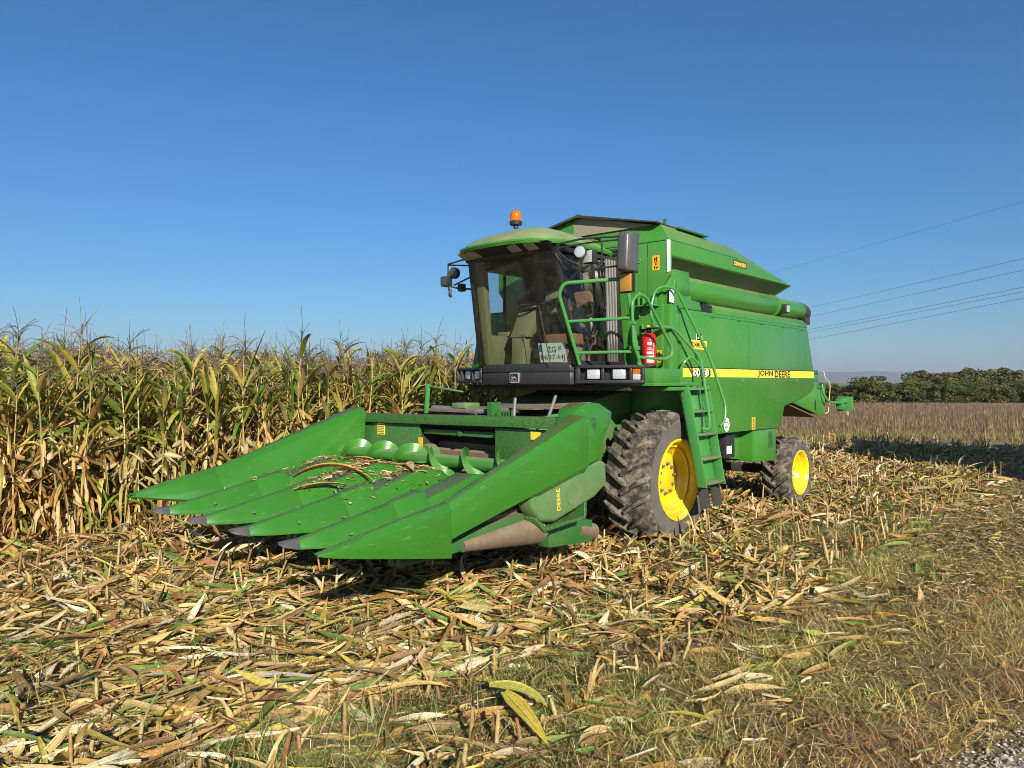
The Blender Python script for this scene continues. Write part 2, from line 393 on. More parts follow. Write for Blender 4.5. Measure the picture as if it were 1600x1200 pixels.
def axis_coords(lo, hi, fine_lo, fine_hi, step):
    a = list(np.arange(fine_lo, fine_hi + 1e-6, step)); s = step
    x = a[-1]
    while x < hi: s *= 1.35; x += s; a.append(min(x, hi))
    x = a[0]; s = step
    while x > lo: s *= 1.35; x -= s; a.insert(0, max(x, lo))
    return np.array(a)
gx = axis_coords(-6000, 6000, -16, 20, .25); gy = axis_coords(-1500, 9000, -4, 30, .25)
X, Y = np.meshgrid(gx, gy); Z = gz(X, Y)
nx, ny = len(gx), len(gy); idx = np.arange(nx * ny).reshape(ny, nx)
Q = np.stack([idx[:-1, :-1], idx[:-1, 1:], idx[1:, 1:], idx[1:, :-1]], -1).reshape(-1, 4)
m, nt, p = mat('field_soil')
n1 = noise(nt, 1.2, 8, .7); n2 = noise(nt, 22, 6, .7); n3 = noise(nt, .02, 3, .5)
c = ramp(nt, n1.outputs[0], [(.3, (.11, .075, .035)), (.55, (.22, .155, .065)), (.75, (.36, .26, .11))]).outputs[0]
c = mix(nt, ramp(nt, n2.outputs[0], [(.45, (0,) * 3), (.7, (.7,) * 3)]).outputs[0], c, (.40, .30, .14))
c = mix(nt, ramp(nt, n3.outputs[0], [(.4, (0,) * 3), (.7, (.4,) * 3)]).outputs[0], c, (.10, .11, .04))
nt.links.new(c, p.inputs['Base Color']); p.inputs['Roughness'].default_value = .95
bump(nt, p, n2.outputs[0], 1.0, .04); M['soil'] = m
ground = link_mesh('ground', np_mesh('ground', np.stack([X, Y, Z], -1), Q), M['soil']); props(ground, kind='structure')

# ================================================================== the combine harvester
combine = props(empty('combine_harvester', (P0[0], P0[1], 0), math.pi / 2 - A_),
    'big green combine harvester with yellow wheel rims and a corn header, parked on the stubble', 'combine harvester')
def mir(b): return (1, -1) if b else (1,)

# ---- body
body = MB()
side = [(.10, 2.90), (4.385, 2.90), (4.69, 2.18), (4.72, 1.94), (4.62, 1.84), (3.88, 1.69), (3.42, 1.625), (3.27, 1.30), (1.09, 1.305), (.80, 1.62), (.45, 1.86), (.10, 1.97)]
for s_ in (1, -1):
    body.prism_v(side, s_ * 1.36, s_ * 1.40)
body.box((.16, -1.355, 1.35), (3.2, 1.355, 2.85)); body.box((3.2, -1.355, 1.75), (4.35, 1.355, 2.85))
for s_ in (1, -1):       # dusty shoulder above the side panel
    body.prism_u([(s_ * 1.40, 2.905), (s_ * 1.385, 2.97), (s_ * 1.31, 3.035), (s_ * 1.0, 3.05), (s_ * 1.0, 2.90)], 1.08, 4.40)
    body.prism_u([(s_ * 1.392, 2.86), (s_ * 1.392, 2.91), (s_ * .9, 2.91), (s_ * .9, 2.86)], .11, 4.0)
    body.prism_u([(s_ * 1.404, 2.30), (s_ * 1.404, 2.88), (s_ * 1.3, 2.88), (s_ * 1.3, 2.30)], .095, .135)
bd = body.build('body', M['green_clean'], combine, bevel=.008)
MB().box((2.085, 1.4002, 1.32), (2.091, 1.4012, 2.85)).box((4.3, 1.4003, 1.78), (4.303, 1.4011, 2.60)).box((.72, 1.4002, 2.862), (4.02, 1.4030, 2.872)).build('panel_seam', M['dark_green'], bd)
for u in (.62, 1.86, 2.32, 3.9):
    MB().box((u, 1.4003, 2.0), (u + .05, 1.409, 2.035)).cyl((u + .025, 1.405, 2.018), (u + .025, 1.413, 2.018), .012, n=10).build('latch', M['steel'], bd, bevel=.003)
for u in (.9, 1.7, 2.5, 3.3, 4.1):
    MB().box((u, 1.4003, 2.846), (u + .11, 1.408, 2.862)).build('hinge', M['dark_green'], bd, bevel=.002)
for k in range(14):
    MB().cyl((1.25 + k * .145, 1.3995, 1.335), (1.25 + k * .145, 1.404, 1.335), .008, n=8).build('rivet', M['green_rail'], bd)
# lower tank, battery, underbody
fb = MB()
fb.prism_v([(2.34, .83), (3.20, .79), (3.20, 1.32), (2.34, 1.32)], .82, 1.35)
fb.prism_v([(1.95, .90), (2.33, .86), (2.33, 1.30), (1.95, 1.30)], .85, 1.16)
fb.box((2.355, 1.3505, .835), (3.185, 1.3555, 1.285))
fuel = fb.build('fuel_tank', M['green'], combine, bevel=.012)
MB().tube(arc_path([(2.98, 1.358, 1.03), (2.98, 1.378, 1.03), (2.98, 1.378, 1.22), (2.98, 1.358, 1.22)], .015), .012, 6).box((2.90, 1.356, 1.0), (3.06, 1.3585, 1.25)).build('handle', M['dark_green'], fuel)
bt = MB().box((1.62, 1.02, .93), (1.9, 1.28, 1.28)).build('battery_box', M['plastic'], combine, bevel=.01)
MB().box((1.64, 1.2802, .99), (1.80, 1.2815, 1.10)).build('paper_label', M['decal_white'], bt)
ub = MB(); ub.box((.2, -1.25, 1.0), (3.9, .80, 1.4)); ub.box((.5, -.9, .75), (2.2, .7, 1.0)); ub.box((-.25, -.62, 1.15), (.35, .62, 2.0))
ub.box((-.9, -1.3, 1.90), (.1, 1.3, 1.965))
ub.build('underbody', M['dark'], combine, bevel=.01)
ax = MB(); ax.cyl((0, -1.0, .83), (0, 1.0, .83), .14); ax.box((-.2, -.95, .62), (.2, -.6, 1.15)); ax.box((-.2, .6, .62), (.2, .95, 1.15)); ax.build('front_axle', M['dark_green'], combine, bevel=.01)
ax = MB(); ax.box((3.9, -1.0, .48), (4.1, 1.0, .62)); ax.box((3.88, -.15, .6), (4.12, .15, 1.2)); ax.build('rear_axle', M['dark'], combine, bevel=.01)

# ---- straw hood at the rear
sh = MB()
sh.prism_v([(3.86, 1.74), (5.0, 1.93), (5.22, 1.87), (5.5, 1.93), (5.53, 1.425), (5.24, 1.42), (4.6, 1.545), (3.86, 1.69)], 1.27, 1.31)
sh.prism_v([(3.86, 1.74), (5.0, 1.93), (5.22, 1.87), (5.5, 1.93), (5.53, 1.425), (5.24, 1.42), (4.6, 1.545), (3.86, 1.69)], -1.31, -1.27)
sh.box((5.46, -1.268, 1.43), (5.5, 1.268, 1.93)); sh.box((3.9, -1.268, 1.86), (5.46, 1.268, 1.90))
hood = sh.build('straw_hood', M['green_clean'], combine, bevel=.006)
MB().slab((3.7, -1.25, 1.70), (3.7, 1.25, 1.70), (5.2, 1.25, 1.40), (5.2, -1.25, 1.40), .02).build('chute', M['rust'], hood)
ov = [(5.02 + .035 * math.cos(t), 1.60 + .085 * math.sin(t) * (1.15 if abs(math.sin(t)) > .6 else 1)) for t in np.linspace(0, 2 * math.pi, 20, endpoint=False)]
MB().prism_v(ov, 1.311, 1.3125).build('slot', M['decal_black'], hood)
eh = MB().box((4.55, -1.2, 2.0), (5.50, 1.2, 2.13)).box((4.55, -1.22, 1.90), (5.46, 1.22, 1.998)).build('engine_hood', M['green_clean'], combine, bevel=.01)
MB().box((4.56, -1.15, 2.131), (5.49, 1.195, 2.215)).build('grille', M['dark_green'], eh, bevel=.008)
# rear lamp arm
for s_ in (1, -1):
    arm = MB().tube(arc_path([(5.25, s_ * 1.34, 1.97), (5.27, s_ * 1.38, 1.74), (5.42, s_ * 1.42, 1.645), (6.0, s_ * 1.45, 1.62)], .12), .022, 10)
    arm.box((6.0, s_ * 1.36, 1.62), (6.30, s_ * 1.46, 1.70)); arm.box((6.0, s_ * 1.36, 1.49), (6.30, s_ * 1.40, 1.62)); arm.box((6.31, s_ * 1.26, 1.46), (6.335, s_ * 1.54, 1.73)); arm.box((5.98, s_ * 1.34, 1.50), (6.02, s_ * 1.48, 1.70))
    arm = arm.build('rear_lamp_arm', M['green_rail'], combine, bevel=.008)
    MB().cyl((6.25, s_ * 1.45, 1.42), (6.25, s_ * 1.475, 1.42), .052, n=20).build('reflector', M['lampshell'], arm)
    MB().tube(arc_path([(5.52, s_ * 1.28, 2.2), (5.54, s_ * 1.3, 2.08), (5.72, s_ * 1.32, 1.99), (5.74, s_ * 1.32, 1.9), (5.66, s_ * 1.32, 1.46), (5.55, s_ * 1.3, 1.43)], .06), .006, 6).build('cable', M['decal_cream'], arm)

# ---- grain tank
gt = MB()
gt.hull([(-.16, s_ * 1.40, 3.54) for s_ in (1, -1)] + [(-.16, s_ * 1.40, 3.725) for s_ in (1, -1)] + [(-.10, s_ * 1.24, 3.945) for s_ in (1, -1)] +
        [(1.85, s_ * 1.24, 3.915) for s_ in (1, -1)] + [(1.75, s_ * 1.40, 3.725) for s_ in (1, -1)] + [(3.70, s_ * 1.40, 3.535) for s_ in (1, -1)] +
        [(-.16, s_ * .86, 3.12) for s_ in (1, -1)] + [(3.30, s_ * .86, 3.12) for s_ in (1, -1)])
gt.box((-.155, -.9, 2.7), (3.2, .9, 3.3))
gt.prism_u([(-1.40, 3.30), (-1.40, 3.55), (1.40, 3.55), (1.40, 3.30), (1.30, 3.17), (1.30, 1.98), (-1.30, 1.98), (-1.30, 3.17)], -.165, -.10)
for s_ in (1, -1):
    gt.box((-.12, s_ * 1.25, 1.98), (.10, s_ * 1.385, 2.95))
tank = gt.build('grain_tank', M['green'], combine, bevel=.008)
sm = MB()
for z0, z1 in ((3.722, 3.730),):
    sm.box((-.15, 1.4003, z0), (1.74, 1.4020, z1)); sm.box((-.1670, -1.38, z0), (-.1652, 1.38, z1))
sm.box((-.1670, 1.10, 3.0), (-.1652, 1.106, 3.72)); sm.box((1.70, 1.4003, 3.56), (1.706, 1.4020, 3.72))
sm.build('seam', M['dark_green'], tank)
MB().slab((-.12, 1.388, 3.524), (3.55, 1.388, 3.520), (3.22, .90, 3.135), (-.12, .90, 3.135), .006).slab((-.12, -1.388, 3.524), (-.12, -.90, 3.135), (3.22, -.90, 3.135), (3.55, -1.388, 3.520), .006).build('hopper_underside', M['hopper_shade_dirt'], tank)  # thin sheets carrying the painted underside shade and grime
lid = MB()
for s_ in (1, -1):
    lid.slab((-.20, .06, 4.205), (-.20, .06 + s_ * 1.20, 3.955), (.98, .06 + s_ * 1.17, 3.95), (.98, .06, 4.05), .016 * s_)
    lid.slab((-.21, .06, 4.17), (-.21, .06 + s_ * 1.16, 3.945), (-.21, .06 + s_ * 1.20, 3.955), (-.21, .06, 4.205), .02)
lid.box((-.215, .04, 4.17), (.98, .08, 4.215))
lid_o = lid.build('tank_cover', M['dark'], tank, bevel=.003)
MB().prism_u([(-1.10, 3.94), (.06, 4.19), (1.15, 3.94)], -.13, -.10).build('tank_cover_wall', M['dust_panel'], tank)
MB().prism_u([(-1.10, 3.941), (-.05, 3.941), (-.05, 4.16)], -.15, -.131).build('cover_flap', M['green'], tank)
MB().slab((.25, 1.05, 3.97), (.25, 1.30, 3.955), (1.05, 1.30, 3.955), (1.05, 1.05, 3.97), .02).box((.0, 1.22, 3.95), (.03, 1.25, 4.02)).build('hinge_plate', M['dark_green'], tank)
ws = MB(); ws.faces([(-.172, 1.365, 3.725), (-.172, 1.403, 3.725), (-.172, 1.403, 3.33), (-.172, 1.372, 3.33)], [(0, 1, 2, 3)])
ws.box((-.175, 1.402, 3.34), (-.15, 1.4055, 3.72)); ws.box((-.14, 1.386, 2.97), (-.03, 1.3885, 3.16))
ws.build('white_edge_strip', M['white_strip'], tank)
MB().prism_u([(-1.31, 1.98), (-2.02, 1.98), (-1.86, 2.80), (-1.60, 3.02), (-1.31, 3.02)], -.12, .25).build('elevator_shield', M['green'], tank, bevel=.01)
# things on the tank's front wall
sf = MB(); sf.box((-.30, .98, 2.925), (-.17, 1.27, 2.94)); sf.box((-.22, 1.22, 2.94), (-.19, 1.245, 3.10)); sf.box((-.22, 1.05, 2.94), (-.19, 1.075, 3.07)); sf.box((-.21, .98, 2.80), (-.17, 1.0, 3.12))
sf.box((-.24, 1.0, 2.575), (-.17, 1.24, 2.59)); sf.box((-.20, 1.03, 2.59), (-.17, 1.045, 2.72)); sf.tube([(-.17, 1.16, 2.58), (-.20, 1.2, 2.42), (-.2, 1.22, 2.3)], .008, 5)
sf.build('bracket', M['green_rail'], tank, bevel=.002)
sf = MB(); sf.box((-.30, .97, 3.48), (-.17, .99, 3.50)); sf.cyl((-.30, 1.0, 3.49), (-.30, 1.08, 3.495), .014)
sf.build('bracket', M['green_rail'], tank, bevel=.002)
vt = MB()
for k in range(22): vt.box((-.19, .50 + .03 * (k / 22), 2.72 + k * .045), (-.166, .66 + .03 * (k / 22), 2.742 + k * .045))
vt.box((-.175, .47, 2.70), (-.1665, .70, 3.70)); vt.build('air_vent', M['dark'], tank)
def warn(name, u0, z0, w, h, v=None, u=None, parent=None):
    mb = MB()
    if v is not None: mb.box((u0, v, z0), (u0 + w, v + .002, z0 + h))
    else: mb.box((u - .002, u0, z0), (u, u0 + w, z0 + h))
    o = mb.build(name, M['decal_orange'], parent)
    k = MB()
    def rect(a, b, c, d):
        if v is not None: k.box((u0 + a * w, v + .0022, z0 + b * h), (u0 + c * w, v + .0035, z0 + d * h))
        else: k.box((u - .0035, u0 + a * w, z0 + b * h), (u - .0022, u0 + c * w, z0 + d * h))
    rect(.28, .62, .40, .86); rect(.40, .72, .52, .80); rect(.55, .60, .68, .90); rect(.30, .52, .74, .58); rect(.42, .33, .6, .46); rect(.25, .10, .42, .26); rect(.5, .08, .62, .22); rect(.66, .12, .76, .28)
    k.build('pictogram', M['decal_black'], o)
    return o
warn('warning_sticker', 1.165, 3.37, .10, .18, u=-.1652, parent=tank)
warn('warning_sticker', 1.235, 2.24, .06, .15, u=-.1652, parent=tank)
warn('warning_sticker', 2.20, 1.31, .115, .18, v=1.4005, parent=bd)

# ---- unloading auger along the tank
ua = MB(); N_ = 28
def ring(u, r, zc=3.20, vc=1.20): return [(u, vc + r * math.cos(2 * math.pi * k / N_), zc + r * math.sin(2 * math.pi * k / N_)) for k in range(N_)]
ua.loft([ring(.35, .165), ring(3.28, .165)]); ua.loft([ring(3.28, .178), ring(3.36, .178)]); ua.loft([ring(3.36, .150), ring(4.50, .150)])
ua.loft([ring(.10, .20, 3.20, 1.16), ring(.42, .19, 3.20, 1.18)])
ua.prism_v([(-.12, 3.17), (.10, 3.40), (.46, 3.40), (.52, 3.05), (.75, 3.04), (.80, 2.93), (-.10, 2.93)], 1.0, 1.33)
auger_out = ua.build('unloading_auger', M['green'], combine, bevel=.006)
MB().loft([ring(4.48, .153), ring(4.64, .152, 3.19), ring(4.70, .15, 3.175)]).prism_v([(4.50, 3.10), (4.72, 3.12), (4.74, 2.98), (4.56, 2.96)], 1.08, 1.32).build('rubber_spout', M['rubber'], auger_out)
wl = MB().box((3.38, 1.30, 3.08), (3.52, 1.44, 3.22)).build('work_lamp', M['plastic'], auger_out, bevel=.015)
MB().box((3.40, 1.4405, 3.10), (3.50, 1.447, 3.20)).build('lamp_glass', M['lens'], wl)
MB().box((.80, .95, 2.905), (1.07, 1.34, 3.02)).build('auger_gap_shade', M['decal_black'], auger_out)  # black box painted in as the shade of the gap below the tube

# ---- decals on the side panel
st = MB().box((.165, 1.4005, 2.066), (4.685, 1.4020, 2.178)).build('yellow_stripe', M['decal_yellow'], bd)
ln = MB()
for k in range(5): ln.box((.26, 1.4021, 2.082 + k * .02), (4.66, 1.4026, 2.0845 + k * .02))
ln.build('pinstripe', M['decal_orange'], st)
sh_ = MB().box((.165, 1.4004, 2.179), (4.685, 1.4016, 2.190)).build('stripe_edge', M['decal_black'], st)
text_side('number_shade', '2058', .41, 2.067, .50, .104, 1.4028, M['decal_black'], st, .06)
text_side('model_number', '2058', .395, 2.082, .47, .084, 1.4036, M['decal_white'], st, .03)
for wd_, u_, w_ in (('JOHN', 2.405, .55), ('DEERE', 3.03, .60)):
    text_side('maker_name', wd_, u_, 2.069, w_, .106, 1.4030, M['decal_black'], st, .028)
# speed disc
sd_ = MB().prism_v([(1.385 + .085 * math.cos(t), 1.418 + .095 * math.sin(t)) for t in np.linspace(0, 2 * math.pi, 36, endpoint=False)], 1.4005, 1.4022).build('speed_sign', M['decal_white'], bd)
text_side('speed_number', '20', 1.333, 1.376, .105, .085, 1.4026, M['decal_black'], sd_, .012)
# dealer sign: a yellow band with a little tower above it
dp = MB(); dp.faces([(.37, 1.4012, 2.42), (.80, 1.4012, 2.42), (.80, 1.4012, 2.535), (.37, 1.4012, 2.535)], [(0, 1, 2, 3)])
dsg = dp.build('dealer_sign', M['decal_yellow'], bd)
text_side('dealer_name', 'ZIMMERER', .385, 2.442, .395, .068, 1.4018, M['decal_brown'], dsg, .02)
tw = MB(); tw.prism_v([(.53, 2.535), (.53, 2.62), (.66, 2.62), (.66, 2.535)], 1.4008, 1.4014); tw = tw.build('dealer_emblem', M['decal_black'], dsg)
MB().box((.515, 1.4009, 2.535), (.53, 1.4015, 2.63)).box((.55, 1.4016, 2.555), (.64, 1.402, 2.575)).box((.66, 1.4009, 2.535), (.675, 1.4015, 2.60)).build('emblem_outline', M['decal_white'], dsg)
td = MB().box((1.575, 1.4005, 3.605), (2.02, 1.4018, 3.70)).build('dealer_plate', M['decal_brown'], tank)
text_side('dealer_name', 'ZIMMERER', 1.60, 3.624, .395, .055, 1.4024, M['decal_yellow'], td, .02)

# ---- wheels
def wheel(cu, cz, Rt, vin, vout, r_rim, lugs, s_, name, lug_h, dish):
    w = empty(name); w.parent = combine
    vm, hw = (vin + vout) / 2, (vout - vin) / 2
    prof = [(r_rim - .02, -hw * .80), (r_rim + .05, -hw * .97), ((Rt + r_rim) / 2, -hw * 1.0), (Rt - .12, -hw * .97), (Rt - lug_h - .03, -hw * .82), (Rt - lug_h - .012, -hw * .4), (Rt - lug_h - .01, 0),
            (Rt - lug_h - .012, hw * .4), (Rt - lug_h - .03, hw * .82), (Rt - .12, hw * .97), ((Rt + r_rim) / 2, hw * 1.0), (r_rim + .05, hw * .97), (r_rim - .02, hw * .80)]
    mb = MB(); mb.lathe_v(cu, cz, [(r, s_ * (vm + dv)) for r, dv in prof], 72)
    t_o = mb.build('tyre', M['tyre'], w, sharp=50, recalc=False)
    mb = MB()      # the raised bars, two staggered rows that meet in a V
    for i in range(lugs):
        for sd in (1, -1):
            a0 = 2 * math.pi * (i + (.5 if sd > 0 else 0)) / lugs
            secs = []
            for k, (f, da, wid, hh) in enumerate([(-.06, 0.0, .05, .9), (.3, .10, .058, 1), (.62, .185, .066, 1), (.86, .235, .074, .96), (.985, .26, .066, .55), (1.0, .275, .05, .12)]):
                a = a0 - da * (.83 / Rt) * .95; dv = sd * f * hw; rb = Rt - lug_h - .03 - (0.05 if f > .9 else 0) - (.06 if f > .99 else 0)
                rt_ = Rt - (0.0 if f < .8 else .022 if f < .95 else .05) - (.055 if f > .99 else 0)
                rt_ = max(rt_, rb + .01)
                hwid = wid / Rt * .5
                sec = []
                for ang, rad in ((a - hwid * 1.35, rb), (a - hwid * .85, rt_), (a + hwid * .85, rt_), (a + hwid * 1.35, rb)):
                    sec.append((cu + rad * math.cos(ang), s_ * (vm + dv), cz + rad * math.sin(ang)))
                secs.append(sec)
            mb.loft(secs)
    mb.build('tread_bars', M['tyre'], t_o, bevel=.006, segs=1)
    sw = MB()
    sw.lathe_v(cu, cz, [(r_rim + .045, s_ * (vm + hw * .975)), ((Rt + r_rim) / 2, s_ * (vm + hw * 1.008)), (Rt - .14, s_ * (vm + hw * 1.0))], 72)
    sw.build('sidewall', M['sidewall'], t_o, recalc=False)
    vo = vm + hw * .93
    pr = [(r_rim + .028, vo - .03), (r_rim + .03, vo + .012), (r_rim + .012, vo + .018), (r_rim - .012, vo), (r_rim - .03, vo - .03), (r_rim - .045, vo - .075), (r_rim - .075, vo - .085), (r_rim - .085, vo - .12), (r_rim - .12, vo - dish * .75), (r_rim - .15, vo - dish), (r_rim * .48, vo - dish * 1.0), (r_rim * .40, vo - dish * .93), (.0, vo - dish * .93)]
    mb = MB(); mb.lathe_v(cu, cz, [(r, s_ * v) for r, v in pr], 64)
    rim = mb.build('rim', M['yellow'], w, sharp=40, recalc=True)
    bl = MB(); vb = vo - dish
    nb = 10 if Rt > .7 else 8
    for k in range(nb):
        a = 2 * math.pi * (k + .3) / nb; rr = r_rim * .36 + .012
        c_ = (cu + rr * math.cos(a), cz + rr * math.sin(a))
        bl.cyl((c_[0], s_ * (vb + .0), c_[1]), (c_[0], s_ * (vb + .055), c_[1]), .022, .018, 6)
    bl.build('bolt', M['rust'], rim)
    hb = MB(); hb.lathe_v(cu, cz, [(r_rim * .27, s_ * (vb - .01)), (r_rim * .27, s_ * (vb + .02)), (r_rim * .22, s_ * (vb + .028)), (0, s_ * (vb + .028))], 28); hb.build('hub', M['yellow'], rim, recalc=False)
    return w
for s_ in (1, -1):
    wheel(0.0, .81, .84, .84, 1.46, .47, 22, s_, 'front_wheel', .066, .20)
    wheel(3.99, .535, .575, .98, 1.45, .335, 18, s_, 'rear_wheel', .045, .20)

# ---- feeder house
fd = MB().box((-2.34, -.70, .80), (-1.96, -.64, 1.50)).box((-2.34, .64, .80), (-1.96, .70, 1.50)).box((-2.34, -.70, 1.50), (-1.96, .70, 1.53)).box((-1.99, -.64, .80), (-1.955, .64, 1.50))
fd.build('feeder_mouth', M['dark'], combine)
fh = MB().prism_v([(-1.95, .80), (-1.95, 1.56), (-1.0, 1.72), (.1, 1.92), (.1, 1.3), (-1.2, .78)], -.68, .68)
feeder = fh.build('feeder_house', M['green_old'], combine, bevel=.01)
f2 = MB().box((-2.2, -.95, 1.655), (-.75, -.03, 1.675)).box((-2.0, .05, 1.70), (-.9, .80, 1.715)); f2.build('feeder_cover', M['rust'], feeder)

# ---- platform, step box, bumper
pf = MB().box((-.86, .80, 1.955), (.12, 1.61, 1.995)); pf.box((-.5, .8, 1.90), (.1, 1.58, 1.95))
pf = pf.build('platform', M['green'], combine, bevel=.006)
MB().box((-.86, 1.22, 1.996), (-.275, 1.60, 2.155)).build('step_box', M['green'], pf, bevel=.008)
MB().box((-.80, .95, 2.0), (-.60, 1.215, 2.12)).build('step_box', M['green'], pf, bevel=.008)
bp_ = MB()
cf = [(-1.15, -.735), (-1.22, -.70), (-1.28, -.4), (-1.305, 0), (-1.28, .4), (-1.22, .70), (-1.15, .735)]
inner = [(u + .16, v * .97) for u, v in cf]
bp_.loft([[(u, v, 1.972), (u, v, 2.10), (u + .012, v, 2.115), (u - .004, v, 2.125), (u - .004, v, 2.205), (u + .03, v * .99, 2.222), (u + .22, v * .96, 2.222), (u + .2, v * .96, 1.972)] for u, v in cf])
bumper = bp_.build('bumper', M['plastic'], combine, bevel=.006, sharp=40)
for s_ in (1, -1):
    a, b = np.array([-1.16, .745]), np.array([-.87, 1.49])
    t = (b - a) / np.linalg.norm(b - a); nrm = np.array([-t[1], t[0]])     # towards the front
    if nrm[0] > 0: nrm = -nrm
    L = np.linalg.norm(b - a)
    def BB(mb, s0, s1, d0, d1, z0, z1):
        q = [a + t * s0 + nrm * d0, a + t * s1 + nrm * d0, a + t * s1 + nrm * d1, a + t * s0 + nrm * d1]
        mb.prism_z([(x[0], s_ * x[1]) for x in q], z0, z1)
    fr = MB()
    BB(fr, 0, L, -.10, .045, 1.985, 2.022); BB(fr, 0, L, -.10, .045, 2.160, 2.195)
    BB(fr, 0, .05, -.10, .044, 2.022, 2.160); BB(fr, L - .035, L, -.10, .044, 2.022, 2.160); BB(fr, L - .17, L - .14, -.10, .040, 2.022, 2.160); BB(fr, .30, .335, -.1, .03, 2.022, 2.16)
    BB(fr, .05, L - .035, -.10, -.06, 2.022, 2.160)
    fr.build('lamp_frame', M['plastic'], bumper, bevel=.005)
    for s0 in (.13, .43):
        h = MB(); BB(h, s0, s0 + .15, -.05, .012, 2.036, 2.150); h.build('headlight', M['lens'], bumper, bevel=.01)
    h = MB(); BB(h, L - .135, L - .04, -.05, .02, 2.095, 2.158); h.build('indicator', M['lens_amber'], bumper, bevel=.004)
    h = MB(); BB(h, L - .135, L - .04, -.05, .02, 2.028, 2.094); h.build('side_lamp', M['lens'], bumper, bevel=.004)
# the maker's badge: a leaping deer in a rounded frame
def bu(v): return -1.312 + .0
e1 = MB(); rr = []
for cx, cz, a0 in ((.055, .045, 0), (-.055, .045, 90), (-.055, -.045, 180), (.055, -.045, 270)):
    for k in range(5): t_ = R(a0 + 22.5 * k); rr.append((-.08 + cx + .018 * math.cos(t_), 2.052 + cz + .018 * math.sin(t_)))
e1.prism_u(rr, -1.321, -1.29); badge = e1.build('badge', M['lampshell'], bumper)
e2 = MB(); e2.prism_u([(-.08 + (v + .08) * .85, 2.052 + (z - 2.052) * .82) for v, z in rr], -1.3235, -1.3212); e2.build('badge_field', M['decal_black'], badge)
dz, dv0 = 2.052, -.08
deer = [(-.045, .012), (-.036, .018), (-.028, .012), (-.01, .012), (.008, .020), (.022, .010), (.046, -.012), (.044, -.018), (.020, -.006), (.006, -.004), (-.012, -.008), (-.040, -.030), (-.045, -.026), (-.028, -.004), (-.034, .002), (-.04, .004)]
e3 = MB(); e3.prism_u([(dv0 + a, dz + b) for a, b in deer], -1.3262, -1.3238)
e3.prism_u([(dv0 - .036, dz + .018), (dv0 - .03, dz + .036), (dv0 - .02, dz + .038), (dv0 - .026, dz + .03), (dv0 - .03, dz + .018)], -1.3262, -1.3238)
e3.box((-1.3262, dv0 - .045, dz - .043), (-1.3238, dv0 + .045, dz - .034)); e3.build('leaping_deer', M['lampshell'], badge)

# ---- cab
cb = MB()
def pillar(a, b, w, d): cb.loft([[(a[0] - d, a[1] - w, a[2]), (a[0] + d, a[1] - w, a[2]), (a[0] + d, a[1] + w, a[2]), (a[0] - d, a[1] + w, a[2])], [(b[0] - d, b[1] - w, b[2]), (b[0] + d, b[1] - w, b[2]), (b[0] + d, b[1] + w, b[2]), (b[0] - d, b[1] + w, b[2])]])
for s_ in (1, -1):
    pillar((-1.19, s_ * .745, 2.2), (-1.47, s_ * .67, 3.54), .028, .035)
    pillar((-.30, s_ * .80, 2.2), (-.34, s_ * .71, 3.54), .03, .05)
    pillar((-.72, s_ * .79, 2.2), (-.80, s_ * .705, 3.54), .015, .02)
    cb.box((-1.18, s_ * .77, 2.16), (-.25, s_ * .82, 2.25))
    cb.box((-1.5, s_ * .64, 3.50), (-.28, s_ * .74, 3.56))
cb.box((-1.15, -.78, 2.10), (-.25, .78, 2.18)); cb.box((-.30, -.76, 2.15), (-.26, .76, 2.55)); cb.box((-.30, -.72, 2.551), (-.26, .72, 3.55)); cb.box((-1.36, -.60, 3.40), (-.31, .60, 3.44)); cb.box((-.31, -.70, 3.42), (-.25, .70, 3.55))
cab = cb.build('cab', M['decal_black'], combine, bevel=.006)
# bowed windscreen between the front pillars
gl = MB(); secs = []
for v in np.linspace(-.75, .75, 9):
    bow = .10 * (1 - (v / .75) ** 2)
    secs.append([(-1.215 - bow + (-.28 - bow * .3) * t_, v * (1 - .1 * t_), 2.215 + 1.315 * t_) for t_ in np.linspace(0, 1, 5)])
gl.loft(secs, closed=False); gl.build('windscreen', M['glass'], cab, sharp=60)
for s_ in (1, -1):
    g = MB(); g.faces([(-1.17, s_ * .79, 2.25), (-.33, s_ * .805, 2.25), (-.37, s_ * .715, 3.51), (-1.45, s_ * .675, 3.51)], [(0, 1, 2, 3)]); g.build('side_window', M['glass'] if s_ > 0 else M['glass_clean'], cab)
# roof: a crowned shell with a thin rim that bulges forward
rf = MB(); secs = []; n = 56
def outline(k, f):
    a = 2 * math.pi * k / n; ca, sa = math.cos(a), math.sin(a); e = .42
    u = -.97 - .74 * math.copysign(abs(ca) ** e, ca) * f
    v = .80 * math.copysign(abs(sa) ** e, sa) * f
    if ca > 0: u -= .16 * (1 - (v / .8) ** 2) * f
    return u, v
def roof_z(u, f):
    crown = 3.62 + .27 * (1 - f ** 2.2); return crown - max(0, (u + .75)) * .13 * (1 - f * .4)
for f, dz in ((.93, -.045), (.975, -.05), (1.0, -.02), (1.0, .0), (.97, .0), (.9, 0), (.78, 0), (.6, 0), (.4, 0), (.2, 0), (.04, 0)):
    sec = []
    for k in range(n):
        u, v = outline(k, f); z = roof_z(u, min(f, 1)) + dz
        if f >= .97: z = 3.62 + dz - max(0, u + .75) * .05
        sec.append((u, v, z))
    secs.append(sec)
rf.loft(secs); roof = rf.build('cab_roof', M['green_roof'], combine, sharp=35)
